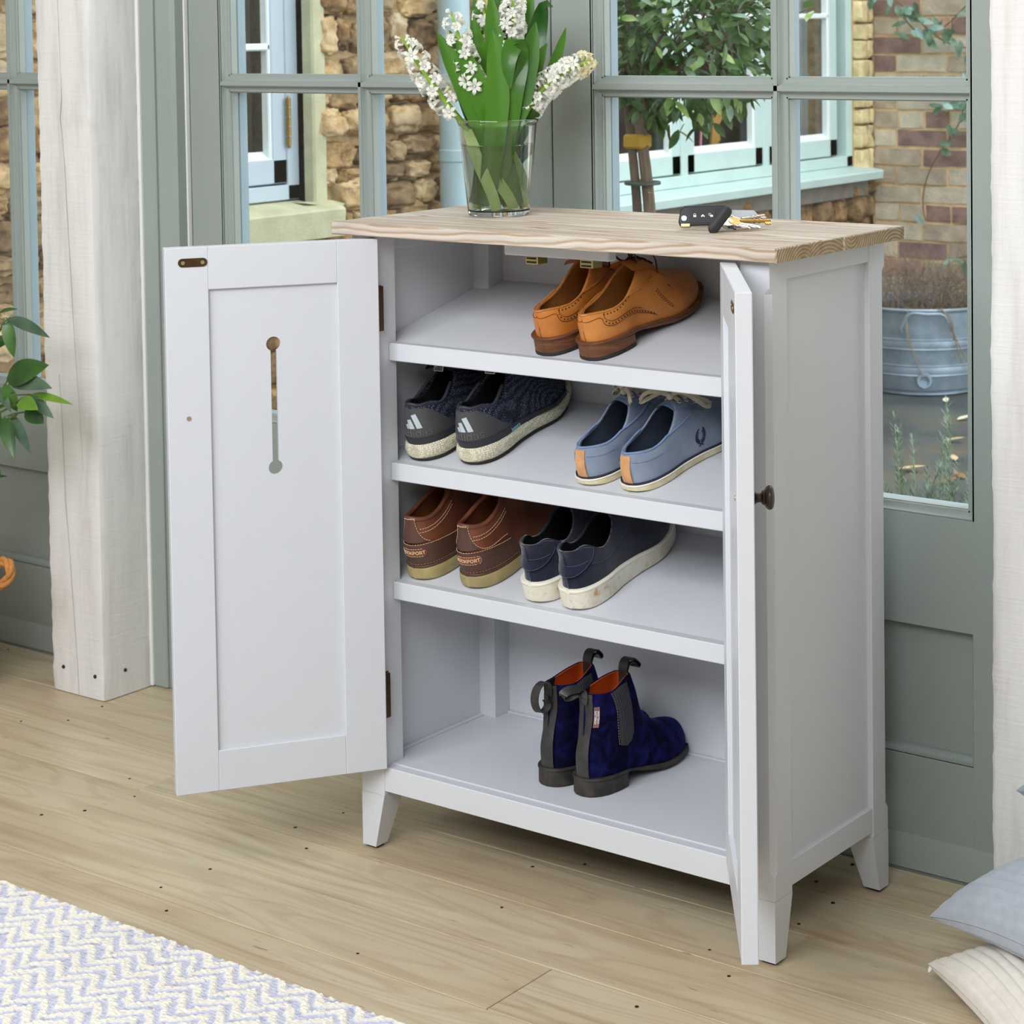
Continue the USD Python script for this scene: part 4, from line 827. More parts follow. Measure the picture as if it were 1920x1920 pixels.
def shoe_thing(name, label, group, shelf_z, tilt, x, b, yaw, side):
    """A shoe on a shelf: x across, b distance up the shelf from its lip; yaw turns the toe towards +x; side 1 is a right shoe, -1 a left one."""
    n = np.array([0, -tilt, 1.0]); n /= np.linalg.norm(n); ey = np.array([0, 1.0, tilt]); ey /= np.linalg.norm(ey)
    o = np.array([x, .05, shelf_z]) + ey * b + n * .0008; ex = ey * math.cos(yaw) + np.array([1.0, 0, 0]) * math.sin(yaw); el = np.cross(n, ex)
    t = Thing.__new__(Thing); t.path = numbered(W + name); t.loc = o; t.rz = 0; t.local = True
    xf = UsdGeom.Xform.Define(stage, t.path); xf.AddTransformOp().Set(Gf.Matrix4d(*ex, 0, *el, 0, *n, 0, *o, 1)); t.prim = xf.GetPrim(); data(t.prim, label=label, category='shoe' if 'boot' not in name else 'boot', group=group)
    base = t.part
    def part(nm, mesh, mat, **k):
        m = tm(mesh)
        if side < 0: m = trimesh.Trimesh(m.vertices * np.array([1, -1, 1]), m.faces[:, ::-1], process=False)
        return base(nm, m, mat, **k)
    t.part = part
    return t
def ribbon(path, w, t, up):
    """A flat strap along a path; up: the direction of its width at each point."""
    path = np.asarray(path, float); tg = np.gradient(path, axis=0); tg /= np.linalg.norm(tg, axis=1, keepdims=True); up = np.broadcast_to(np.asarray(up, float), path.shape); n = np.cross(tg, up); n /= np.linalg.norm(n, axis=1, keepdims=True); b = np.cross(n, tg)
    w = np.broadcast_to(np.asarray(w, float), (len(path),))[:, None]
    return loft(np.stack([path + b * w / 2 + n * t / 2, path - b * w / 2 + n * t / 2, path - b * w / 2 - n * t / 2, path + b * w / 2 - n * t / 2], 1))
def tongue_mesh(s, ua, ub, rise, w, back, t=.0022, curl=0.0):
    """A tongue that leaves the throat from under the vamp and stands up behind it."""
    rows = []
    for k in np.linspace(0, 1, 12):
        u = ub + (ua - ub) * k; p = s.ridge(u, 0, -.006); x = p[0] - back * max(0, k - .5) * 2 - curl * max(0, k - .8); z = p[2] + rise * max(0, k - .35) / .65
        rows.append([(x + .10 * abs(v) ** 2 * w, p[1] + v * w / 2 * (1 - .15 * k), z - .25 * w * v * v) for v in np.linspace(-1, 1, 9)])
    rows = np.array(rows); n = rows.shape[1]; f = []
    V = np.vstack([rows.reshape(-1, 3), rows.reshape(-1, 3) + np.array([-t, 0, t * .5])]); off = len(V) // 2
    for i in range(len(rows) - 1):
        for j in range(n - 1):
            a = i * n + j; f += [(a, a + 1, a + n + 1), (a, a + n + 1, a + n), (a + off, a + n + 1 + off, a + 1 + off), (a + off, a + n + off, a + n + 1 + off)]
    for i in range(len(rows) - 1):
        for a, b in ((i * n, (i + 1) * n), (i * n + n - 1, (i + 1) * n + n - 1)): f += [(a, b, b + off), (a, b + off, a + off), (a, b + off, b), (a, a + off, b + off)]
    for j in range(n - 1):
        for a, b in ((j, j + 1), ((len(rows) - 1) * n + j, (len(rows) - 1) * n + j + 1)): f += [(a, b, b + off), (a, b + off, a + off), (a, b + off, b), (a, a + off, b + off)]
    return trimesh.Trimesh(V, np.array(f), process=False)

# ---------------------------------------------------------------- leathers and cloths
tan = paint('tan_leather', (186, 112, 46), rough=.38, var=.16, scale=14, bump=.15, bscale=220, detail=7, coat=.15, col2=(208, 136, 66), bdist=.001)
tan_in = paint('tan_lining', (170, 116, 60), rough=.6, var=.12, scale=14); sole_brown = paint('brown_sole_edge', (92, 56, 34), rough=.45, var=.3, scale=30, stretch=(1, 1, 8), bump=.2, bscale=80, col2=(116, 74, 48), bdist=.001)
brown_dark = paint('dark_brown_cord', (62, 38, 26), rough=.7, var=.15, scale=90); punch = paint('punched_hole', (56, 28, 12), rough=.9, var=.05)
def knit(name, c1, c2, sc): 
    return material(name, {'g': ('texture_coordinate', {}), 'm': ('mapping', {'scale': (sc, sc * 1.3, sc * 1.3)}), 'v': ('voronoi_texture', {'scale': 1.0, 'randomness': .35}), 'r': ('rgb_ramp', {'ramp': [(.25, lin(c2)), (.48, lin(c1)), (.8, lin(c1))]}), 'b': ('bump', {'strength': .8, 'distance': .0015, 'invert': True}), 'p': ('principled_bsdf', {'roughness': .8, 'specular_ior_level': .2})},
                    [('g.object', 'm.vector'), ('m.vector', 'v.vector'), ('v.distance', 'r.fac'), ('r.color', 'p.base_color'), ('v.distance', 'b.height'), ('b.normal', 'p.normal')])
run_knit = knit('dark_navy_knit', (34, 38, 50), (104, 112, 136), 260.0); run_grey = paint('charcoal_heel_shell', (72, 72, 74), rough=.55, var=.06, scale=30, bump=.05, bscale=300); run_dark = paint('dark_rubber_band', (48, 50, 58), rough=.5, var=.08); run_in = paint('black_lining', (22, 23, 27), rough=.9, var=.1, scale=40)
run_mid = knit('speckled_white_midsole', (196, 190, 164), (244, 242, 226), 240.0); run_out = paint('black_rubber', (44, 42, 40), rough=.7, var=.15); silver = paint('silver_print', (196, 208, 214), rough=.3, var=.03, metallic=.3); emb = paint('embossed_charcoal', (92, 92, 94), rough=.4); white_txt = paint('pale_lettering', (222, 220, 214), rough=.6, var=.02); sky_txt = paint('pale_cyan_lettering', (150, 200, 214), rough=.5, var=.02)
denim = paint('washed_blue_canvas', (124, 138, 158), rough=.85, var=.12, scale=22, bump=.5, bscale=900, col2=(142, 154, 172), detail=6, bdist=.0008); denim_dk = paint('blue_canvas_binding', (118, 142, 178), rough=.8, var=.08, scale=30); denim_in = paint('dark_blue_lining', (72, 82, 100), rough=.9, var=.15, scale=30); tape = paint('tan_suede_tape', (206, 152, 106), rough=.85, var=.12, scale=60, bump=.3, bscale=400); cream_rub = paint('yellowed_rubber', (206, 190, 146), rough=.6, var=.14, scale=40, col2=(224, 216, 186)); white_rub = paint('white_rubber_line', (236, 232, 216), rough=.5, var=.05); navy_line = paint('navy_line', (44, 46, 60), rough=.6, var=.05); cream_lace = paint('cream_cotton_lace', (206, 196, 172), rough=.9, var=.10, scale=120, bump=.4, bscale=700); eyelet = paint('pale_metal_eyelet', (220, 220, 214), rough=.35, metallic=.6)
ox = paint('oxblood_brown_leather', (92, 52, 40), rough=.42, var=.2, scale=12, bump=.3, bscale=150, col2=(126, 72, 50), detail=8, coat=.1, bdist=.0015); ox_dk = paint('dark_brown_leather', (84, 58, 48), rough=.45, var=.15, scale=14, bump=.25, bscale=180, detail=6); ox_in = paint('rust_brown_lining', (128, 72, 34), rough=.7, var=.15, scale=16); crepe = paint('crepe_sole', (150, 136, 92), rough=.6, var=.18, scale=30, bump=.2, bscale=120, col2=(172, 156, 108), detail=6); cream_thread = paint('cream_thread', (222, 190, 150), rough=.8, var=.05); grey_tab = paint('grey_cloth_label', (78, 86, 104), rough=.7, var=.1, scale=60)
suede = paint('navy_suede', (24, 28, 44), rough=.95, var=.2, scale=45, bump=.4, bscale=600, col2=(34, 38, 58), sheen=.35, detail=7, spec=.1); suede_in = paint('black_suede_lining', (22, 22, 28), rough=.95, var=.1)
dirty_white = material('scuffed_white_sole', {'g': ('geometry', {}), 'n': ('noise_texture', {'scale': 32.0, 'detail': 6.0, 'roughness': .6}), 'r': ('rgb_ramp', {'ramp': [(.42, lin((226, 222, 208))), (.60, lin((216, 208, 186))), (.68, lin((190, 152, 110)))]}), 'n2': ('noise_texture', {'scale': 140.0, 'detail': 2.0}), 'r2': ('rgb_ramp', {'ramp': [(.3, (.82, .76, .66)), (.42, (1, 1, 1))]}), 'x': ('mix', {'mix_type': 'multiply', 'fac': .7}), 'p': ('principled_bsdf', {'roughness': .55})},
                       [('g.position', 'n.vector'), ('n.fac', 'r.fac'), ('g.position', 'n2.vector'), ('n2.fac', 'r2.fac'), ('r.color', 'x.color1'), ('r2.color', 'x.color2'), ('x.color', 'p.base_color')])
velvet = material('navy_velvet', {'g': ('geometry', {}), 'n': ('noise_texture', {'scale': 26.0, 'detail': 5.0, 'distortion': 1.2}), 'r': ('rgb_ramp', {'ramp': [(.45, lin((12, 12, 38))), (.58, lin((20, 20, 66))), (.72, lin((26, 30, 84)))]}), 'p': ('principled_bsdf', {'roughness': .9, 'specular_ior_level': .05, 'sheen_weight': .35, 'sheen_roughness': .3, 'sheen_tint': lin((90, 96, 190))})}, [('g.position', 'n.vector'), ('n.fac', 'r.fac'), ('r.color', 'p.base_color')])
black_leather = paint('worn_black_leather', (38, 38, 38), rough=.40, var=.35, scale=26, bump=.25, bscale=160, col2=(62, 60, 58), detail=8, bdist=.001); black_sole = paint('dusty_black_sole', (40, 38, 36), rough=.7, var=.35, scale=40, bump=.25, bscale=110, col2=(64, 60, 54), detail=7, bdist=.001); elastic = paint('charcoal_elastic', (62, 62, 66), rough=.85, var=.1, scale=60); orange_in = paint('orange_lining', (216, 88, 22), rough=.7, var=.1, scale=24); black_in = paint('black_fabric_lining', (34, 33, 33), rough=.9, var=.1); label_pink = paint('pinkish_woven_label', (128, 92, 96), rough=.8, var=.05); brown_thread = paint('brown_thread', (150, 120, 90), rough=.8, var=.05)
BR, BT = .8432, .25

# ---------------------------------------------------------------- tan brogues, top shelf
def brogue(side, x, b, yaw, label):
    t = shoe_thing('brogue_shoe', label, None, .8432, .25, x, b, yaw, side); L = .280
    s = Last(L, [(0, .078), (.12, .080), (.30, .10), (.44, .118), (.52, .116), (.58, .105), (.70, .080), (.82, .067), (.90, .060), (.96, .050), (1, .030)], [(0, .0285), (.25, .0265), (.45, .019), (.65, .014), (.85, .018), (1, .026)], taper=.16, heel_w=.98, wk=1.02)
    up, ln, ins = s.shell([(-.03, .0745), (.004, .0745), (.03, .072), (.055, .071), (.085, .080), (.11, .097), (.128, .112), (.132, .118)])
    t.part('upper', up, tan, smooth=45); t.part('lining', ln, tan_in, smooth=45); t.part('insole', ins, tan_in, smooth=45)
    hb = t.part('heel', s.sole(.004, .0055, [(0, .0235), (.14, .0225), (.27, .020)], 0, .265, r=.001), sole_brown, smooth=40)
    t.part('heel_tip', s.sole(.0042, .0002, .0056, 0, .262, r=.0008), run_out, parent=hb, smooth=40)
    t.part('outsole', s.sole(.0048, [(0, .0230), (.14, .0220), (.30, .0195), (.45, .0110), (.62, .0045), (.72, .0045), (.86, .009), (1, .018)], [(0, .0285), (.25, .0268), (.45, .0190), (.65, .0128), (.75, .0132), (.86, .018), (1, .0265)], r=.0015), sole_brown, smooth=40)
    t.part('welt', s.sole(.0062, [(0, .0270), (.25, .0252), (.45, .0175), (.65, .0115), (.75, .012), (.86, .0166), (1, .0252)], [(0, .0300), (.25, .0283), (.45, .0205), (.65, .0143), (.75, .0147), (.86, .0195), (1, .0280)], r=.0008), sole_brown, smooth=40)
    for sg_ in (1, -1):
        a = lambda P: [(p[0] * sg_, p[1]) for p in P]
        t.part('topline_binding', s.cord(a([(0, .0735), (.03, .0722), (.06, .0712), (.085, .078), (.105, .088)]), .0012, .0006), tan, smooth=45)
        t.part('seam', s.cord(a([(0, .0655), (.020, .0645), (.033, .063), (.036, .055), (.045, .049), (.06, .0475), (.08, .050), (.10, .049), (.12, .043), (.14, .034), (.15, .028)]), .0004, .0003, n=90, sides=4), punch, smooth=45)
        t.part('seam', s.cord(a([(.040, .0735), (.039, .062), (.048, .0555), (.065, .0545), (.085, .0565), (.105, .056), (.122, .050)]), .0004, .0003, n=90, sides=4), punch, smooth=45)
        t.part('seam', s.cord(a([(.16, .068), (.168, .055), (.178, .042), (.186, .030)]), .0004, .0003, sides=4), punch, smooth=45)
        t.part('broguing', cat(s.dots(a([(.034, .0682), (.05, .0665), (.065, .0668), (.082, .072), (.1, .082), (.112, .092)]), .00115, step=.0068), s.dots(a([(.038, .060), (.045, .0525), (.06, .0505), (.08, .053), (.10, .0525), (.118, .047), (.135, .039), (.146, .032)]), .00115, step=.0066),
                               s.dots(a([(.036, .0655), (.0395, .0565), (.05, .0515), (.07, .0515), (.09, .053), (.11, .0502), (.128, .0425)]), .0006, step=.0066), s.dots(a([(.157, .066), (.165, .054), (.175, .041), (.183, .030)]), .0009, step=.005)), punch, kind='stuff')
    t.part('back_seam', s.cord([(-.0, .030), (-.0005, .047)], .0004, .0003, sides=4), punch)
    t.part('tongue', tongue_mesh(s, .42, .62, .012, .055, .016), tan, smooth=45)
    ls = []
    for u in (.475, .515, .555, .595):
        ls.append(tube([s.ridge(u, v, .0016) for v in np.linspace(-.30, .30, 9)], .0016, 6)); ls.append(tube([s.ridge(u + .02 * (v + .3) / .6, v, .0022) for v in np.linspace(-.30, .30, 9)], .0014, 6))
    k = s.ridge(.465, 0, .004)
    for sgn in (1, -1):
        ls.append(tube(spline([k, k + (-.004, sgn * .010, .012), k + (-.010, sgn * .020, .010), k + (-.006, sgn * .018, -.002), k + (.004, sgn * .006, -.001)], 24), .0015, 6))
        ls.append(tube(spline([k, k + (.012, -sgn * .012, .006), k + (.03, -sgn * .022, -.004), s.ridge(.58, -sgn * .62, .002), s.ridge(.62, -sgn * .86, .002)], 30), .0013, 6))
    t.part('laces', cat(ls), brown_dark, smooth=45)
    return t
brogue(1, -.3585, .0040, .07, 'right tan leather brogue on the top shelf, nearer the open right door'); brogue(-1, -.4455, .0045, .07, 'left tan leather brogue on the top shelf, partly hidden behind its mate')

# ---------------------------------------------------------------- dark running shoes, second shelf
def runner(side, x, b, yaw, label):
    t = shoe_thing('running_shoe', label, None, .6447, .25, x, b, yaw, side); L = .282
    s = Last(L, [(0, .112), (.15, .112), (.34, .122), (.46, .126), (.54, .118), (.62, .102), (.74, .080), (.86, .068), (.94, .058), (1, .040)], [(0, .030), (.3, .030), (.5, .027), (.7, .024), (.88, .032), (1, .042)], taper=.20, heel=((0, 0), (.02, -.005), (.05, 0), (.075, .003), (.2, -.004)), wk=1.04)
    up, ln, ins = s.shell([(-.03, .1015), (.0, .1005), (.016, .097), (.03, .0955), (.045, .0905), (.062, .0865), (.08, .090), (.098, .102), (.118, .116), (.128, .124)], t1=.0042)
    t.part('upper', up, run_knit, smooth=45); t.part('lining', ln, run_in, smooth=45); t.part('insole', ins, run_in, smooth=45)
    t.part('collar', cat(s.cord([(-.095, .104), (-.08, .094), (-.062, .0865), (-.045, .090), (-.030, .0945), (-.016, .0955), (0, .0992), (.016, .0955), (.030, .0945), (.045, .090), (.062, .0865), (.08, .094), (.095, .104)], .0030, -.0016, n=120, sides=8)), run_dark, smooth=60)
    t.part('heel_shell', s.panel([(-.115, .030), (-.10, .040), (-.075, .056), (-.052, .074), (-.026, .0905), (-.012, .0915), (0, .0925), (.012, .0915), (.026, .0905), (.052, .074), (.075, .056), (.10, .042), (.125, .030)], .0004, .0014), run_grey, smooth=50)
    t.part('foxing', s.panel([(-.26, .036), (-.2, .033), (-.14, .037), (-.06, .042), (0, .043), (.06, .042), (.14, .037), (.2, .033), (.26, .036), (.26, .027), (-.26, .027)], .0012, .0016), run_dark, smooth=50)
    t.part('midsole', s.sole(.0052, [(0, .0075), (.12, .0045), (.45, .005), (.68, .0035), (.86, .013), (1, .0270)], [(0, .0305), (.3, .0305), (.5, .0275), (.7, .0245), (.88, .0325), (1, .0425)], r=.004, bulge=.0025), run_mid, smooth=60)
    t.part('outsole', s.sole(.0035, [(0, .0042), (.12, .0002), (.45, .002), (.68, .0002), (.86, .0092), (1, .0235)], [(0, .0085), (.12, .0052), (.45, .0058), (.68, .0042), (.86, .0138), (1, .0276)], r=.001), run_out, smooth=40)
    mk = 1 if side > 0 else -1
    def deco(m): return m if side > 0 else trimesh.Trimesh(m.vertices * np.array([-1, 1, 1]), m.faces[:, ::-1], process=False)      # so that lettering reads the right way on the mirrored shoe
    bars = []
    for x0, w, h0, h1 in ((-.0150, .0042, 0, .0075), (-.0095, .0075, 0, .0155), (.0015, .0085, 0, .0240)):
        p = [(x0, h0), (x0 + w, h0), (x0 + w - h1 * .42, h1), (x0 - h1 * .42 * .9, h1 + w * -.25)]
        bars.append(trimesh.creation.extrude_polygon(sg.Polygon(p), .0012, engine='earcut'))
    aL = .008 if side > 0 else -.010
    ex = [m.subdivide() for m in bars]
    t.part('heel_stripes', cat([s.wrap(deco(m), aL, .0600, .0016) for m in ex]), silver, smooth=False)
    tx = meshkit.text_mesh('adidas', .0125, .0010); tx.vertices[:, 0] -= tx.bounds.mean(0)[0]
    t.part('heel_lettering', s.wrap(deco(tx.subdivide()), aL, .0460, .0016), emb, smooth=False)
    tx = meshkit.text_mesh('bounce', .0055, .0006); tx.vertices[:, 0] -= tx.bounds.mean(0)[0]
    if side > 0: t.part('side_lettering', s.wrap(tx, .105, .0300, .0032), sky_txt, smooth=False)
    t.part('tongue', tongue_mesh(s, .36, .60, .020, .060, .012, t=.006), run_dark, smooth=45)
    k = s.ridge(.385, 0, -.006)
    lab = cb(-.010, -.008, 0, .010, .008, .0008, .0002); ln_ = [cb(-.008, -.0062 + .0026 * i, .0008, .008 - (.004 if i == 2 else 0), -.0048 + .0026 * i, .0011, 0) for i in range(5)]
    fr = lambda m: at_frame(m, k + np.array([-.0125, 0, .010]), np.array([0, -1.0, 0]), np.array([.55, 0, .83]), np.array([-.83, 0, .55]))
    l_ = t.part('size_label', fr(lab), white_txt); t.part('label_print', fr(cat(ln_)), run_in, parent=l_)
    t.part('laces', cat([tube([s.ridge(u, v, .003) for v in np.linspace(-.36, .36, 9)], .0026, 6) for u in (.48, .52, .56, .60)]), run_dark, smooth=45)
    return t
runner(1, -.6105, .0180, -.06, 'right charcoal running shoe on the second shelf, beside the blue plimsolls'); runner(-1, -.7115, .0060, -.05, 'left charcoal running shoe at the left end of the second shelf')

# ---------------------------------------------------------------- washed blue plimsolls, second shelf
def plimsoll(side, x, b, yaw, label):
    t = shoe_thing('canvas_plimsoll', label, None, .6447, .25, x, b, yaw, side); L = .284
    s = Last(L, [(0, .066), (.12, .070), (.28, .085), (.40, .101), (.48, .102), (.56, .092), (.70, .070), (.84, .057), (.93, .048), (1, .030)], [(0, .0145), (.4, .014), (.7, .0125), (.9, .016), (1, .021)], taper=.12, heel=((0, 0), (.02, -.003), (.05, .003), (.2, .012)), heel_w=.99)
    up, ln, ins = s.shell([(-.03, .0645), (.0, .0635), (.03, .0605), (.06, .061), (.085, .070), (.105, .086), (.117, .098), (.120, .102)], t1=.0024)
    t.part('upper', up, denim, smooth=45); t.part('lining', ln, denim_in, smooth=45); t.part('insole', ins, denim_in, smooth=45)
    t.part('topline_binding', s.cord([(-.105, .083), (-.085, .071), (-.06, .061), (-.03, .0598), (0, .0628), (.03, .0598), (.06, .061), (.085, .071), (.105, .083)], .0019, -.0004, n=120, sides=8), denim_dk, smooth=60)
    t.part('heel_tape', s.panel([(-.0095, .0145), (.0095, .0145), (.0090, .0585), (-.0090, .0585)], .0004, .0010), tape, smooth=50)
    t.part('tape_stitching', cat(s.stitch([(-.0078, .016), (-.0075, .057)], .00035, .0022, .0012, .0016), s.stitch([(.0078, .016), (.0075, .057)], .00035, .0022, .0012, .0016)), cream_thread, kind='stuff')
    t.part('sole', s.sole(.0028, [(0, .004), (.1, .0002), (.6, .0002), (.86, .0035), (1, .011)], [(0, .0105), (.4, .0100), (.7, .009), (.9, .012), (1, .0165)], r=.001), cream_rub, smooth=40)
    t.part('foxing_line', s.sole(.0036, [(0, .0098), (.4, .0093), (.7, .0083), (.9, .0113), (1, .0158)], [(0, .0126), (.4, .0121), (.7, .0111), (.9, .0141), (1, .0188)], r=.0011), white_rub, smooth=40)
    t.part('navy_line', s.sole(.0022, [(0, .012), (.4, .0115), (.7, .0105), (.9, .0135), (1, .0183)], [(0, .0155), (.4, .0150), (.7, .0138), (.9, .0170), (1, .0220)], r=.0005), navy_line, smooth=40)
    for sg_ in (1, -1): t.part('side_stitching', s.stitch([(sg_ * .012, .049), (sg_ * .03, .0465), (sg_ * .05, .0455), (sg_ * .07, .047)], .0003, .002, .0012, .0006), denim_in, kind='stuff')
    if True:      # the wreath on the outer side
        def wreath():
            ms = []
            for sgn in (1, -1):
                for k in range(7):
                    a = -1.35 + k * .34; c = np.array([sgn * .0105 * math.cos(a), .0125 * math.sin(a)])
                    for dr in (-1, 1):
                        e = a + .9 + dr * .55; d = np.array([-sgn * math.sin(e), math.cos(e)]); q = np.array([-d[1], d[0]]); l, w = .0062, .0012
                        ms.append(trimesh.creation.extrude_polygon(sg.Polygon([c, c + d * l * .5 + q * w, c + d * l, c + d * l * .5 - q * w]), .0005, engine='earcut'))
            ms.append(trimesh.creation.extrude_polygon(sg.LineString([(-.0045, -.016), (.0035, -.0115)]).buffer(.0007), .0005, engine='earcut')); ms.append(trimesh.creation.extrude_polygon(sg.LineString([(.0045, -.016), (-.0035, -.0115)]).buffer(.0007), .0005, engine='earcut'))
            return cat(ms)
        t.part('wreath_emblem', s.wrap(wreath(), .158, .040, .0004), navy_line, smooth=False)
    t.part('tongue', tongue_mesh(s, .40, .62, .004, .052, .006), denim_dk, smooth=45)
    ls, ey = [], []
    for u in (.455, .51, .565):
        for v in (-.42, .42):
            p = s.ridge(u, v, .0006); e = trimesh.creation.torus(.0030, .0009, major_sections=16, minor_sections=6); n = np.array([.15, v * .9, .9]); n /= np.linalg.norm(n); ex = np.cross([0, 1.0, 0], n); ex /= np.linalg.norm(ex); ey.append(at_frame(e, p, ex, np.cross(n, ex), n))
        ls.append(ribbon([s.ridge(u, v, .0020 + .002 * (1 - abs(v))) for v in np.linspace(-.42, .42, 11)], .0068, .0014, (1, 0, .25)))
    k = s.ridge(.44, 0, .006)
    P = lambda *a: spline([k + np.array(q) for q in a], 30)
    ls += [ribbon(P((0, 0, 0), (-.012, .016, .010), (-.026, .034, .006), (-.030, .038, -.002), (-.016, .026, .001), (0, .004, 0)), .0062, .0014, (.5, .3, .8)), ribbon(P((0, 0, 0), (.006, -.018, .008), (.022, -.036, -.006), (.040, -.046, -.024), (.034, -.048, -.024), (.016, -.026, -.002), (.002, -.003, .001)), .0064, .0014, (.6, .3, .75)),
           ribbon(P((0, 0, 0), (.014, .012, .004), (.030, .020, -.008), (.046, .026, -.020)), .0062, .0014, (.4, -.5, .8)), ribbon(P((0, 0, 0), (.022, -.012, .006), (.044, -.022, -.004), (.064, -.032, -.016)), .0062, .0014, (.4, .5, .8)), trimesh.creation.icosphere(2, .0058).apply_translation(k + (0, 0, -.001))]
    t.part('laces', cat(ls), cream_lace, smooth=50); t.part('eyelets', cat(ey), eyelet, smooth=60, kind='stuff')
    return t
plimsoll(1, -.2865, .0060, .09, 'right washed blue canvas plimsoll, its side wreath beside the open door'); plimsoll(-1, -.3720, .0055, .09, 'left washed blue canvas plimsoll in the middle of the second shelf')

# ---------------------------------------------------------------- brown leather ankle shoes, third shelf
def chukka(side, x, b, yaw, label):
    t = shoe_thing('leather_ankle_shoe', label, None, .4461, .25, x, b, yaw, side); L = .286
    s = Last(L, [(0, .124), (.15, .124), (.30, .130), (.42, .132), (.50, .122), (.60, .100), (.74, .078), (.86, .068), (.94, .058), (1, .036)], [(0, .026), (.5, .024), (.7, .022), (.9, .028), (1, .034)], taper=.22, heel=((0, 0), (.03, -.004), (.07, .004), (.2, .014)), wk=1.03)
    up, ln, ins = s.shell([(-.03, .112), (.0, .110), (.02, .1055), (.045, .103), (.07, .110), (.095, .123), (.112, .130)], t1=.0038)
    t.part('upper', up, ox, smooth=45); t.part('lining', ln, ox_in, smooth=45); t.part('insole', ins, ox_in, smooth=45)
    t.part('collar', s.cord([(-.095, .119), (-.07, .108), (-.045, .1012), (-.02, .1035), (0, .107), (.02, .1035), (.045, .1012), (.07, .108), (.095, .119)], .0042, -.0022, n=120, sides=8), ox, smooth=60)
    t.part('counter', s.panel([(-.12, .025), (-.10, .058), (-.05, .062), (0, .064), (.05, .062), (.10, .058), (.125, .025)], .0004, .0010), ox_dk, smooth=50)
    hs = t.part('back_strip', s.panel([(-.0105, .1065), (.0105, .1065), (.0135, .090), (.022, .076), (.030, .068), (-.030, .068), (-.022, .076), (-.0135, .090)], .0004, .0014), ox_dk, smooth=50)
    st = [s.stitch([(-.0105, .1065), (-.0135, .090), (-.022, .076), (-.035, .067)], .00055, .0030, .0016, .0020), s.stitch([(.0105, .1065), (.0135, .090), (.022, .076), (.035, .067), (.06, .066), (.09, .068)], .00055, .0030, .0016, .0016), s.stitch([(-.0105, .1068), (0, .1072), (.0105, .1068)], .0007, .003, .001, .0020)]
    for dz in (0, .0055): st += [s.stitch([(sg_ * .018, .0885 - dz), (sg_ * .045, .089 - dz), (sg_ * .075, .098 - dz), (sg_ * .095, .108 - dz)], .0005, .0028, .0016, .0007) for sg_ in (1, -1)]
    st += [s.stitch([(-.10, .0585), (-.05, .0625), (0, .0645), (.05, .0625), (.10, .0585)], .0005, .0028, .0016, .0016)]
    t.part('stitching', cat(st), cream_thread, kind='stuff')
    pa = .006 if side > 0 else -.004
    pt = t.part('heel_patch', s.panel(sg.LineString([(pa - .0165, .0510), (pa + .0165, .0510)]).buffer(.0072, 8), .0014, .0009), ox, smooth=50)
    t.part('patch_stitching', s.stitch([(pa - .0165, .0576), (pa + .0165, .0576)], .00045, .0026, .0014, .0026), cream_thread, parent=pt, kind='stuff')
    t.part('patch_stitching', s.stitch([(pa - .0165, .0444), (pa + .0165, .0444)], .00045, .0026, .0014, .0026), cream_thread, parent=pt, kind='stuff'); t.part('patch_stitching', s.stitch([(pa + .0165, .0576), (pa + .0222, .0545), (pa + .0222, .0475), (pa + .0165, .0444)], .00045, .0026, .0014, .0026), cream_thread, parent=pt, kind='stuff')
    tx = meshkit.text_mesh('ROCKPORT', .0056, .0005, bold=True); tx.vertices[:, 0] -= tx.bounds.mean(0)[0]
    if side < 0: tx = trimesh.Trimesh(tx.vertices * np.array([-1, 1, 1]), tx.faces[:, ::-1], process=False)
    t.part('patch_lettering', s.wrap(tx, pa, .0482, .0024), cream_thread, parent=pt, smooth=False)
    t.part('sole', s.sole(.0040, [(0, .004), (.08, .0002), (.6, .0002), (.85, .006), (1, .016)], [(0, .0225), (.5, .0205), (.7, .0185), (.9, .0245), (1, .031)], r=.002, bulge=.001), crepe, smooth=60)
    t.part('welt', s.sole(.0034, [(0, .0222), (.5, .0202), (.7, .0182), (.9, .0242), (1, .0305)], [(0, .0272), (.5, .0252), (.7, .0232), (.9, .0292), (1, .0355)], r=.0018), ox_dk, smooth=60)
    t.part('welt_stitching', s.stitch([(-.11, .0275), (0, .029), (.11, .0275)], .00055, .003, .002, .0022), brown_thread, kind='stuff')
    t.part('tongue', tongue_mesh(s, .36, .60, .014, .066, .010, t=.003), ox, smooth=45)
    k = s.ridge(.40, 0, -.004); t.part('tongue_label', at_frame(cb(-.013, -.008, 0, .013, .008, .0016, .0004), k + np.array([-.012, 0, .006]), np.array([0, -1.0, 0]), np.array([.5, 0, .86]), np.array([-.86, 0, .5])), grey_tab)
    t.part('laces', cat([tube([s.ridge(u, v, .003) for v in np.linspace(-.34, .34, 9)], .0022, 6) for u in (.46, .51)]), brown_dark, smooth=45)
    return t
chukka(1, -.6080, .0105, .01, 'right brown leather ankle shoe on the third shelf, next to the navy slip-on'); chukka(-1, -.7180, .0060, .0, 'left brown leather ankle shoe at the left end of the third shelf')

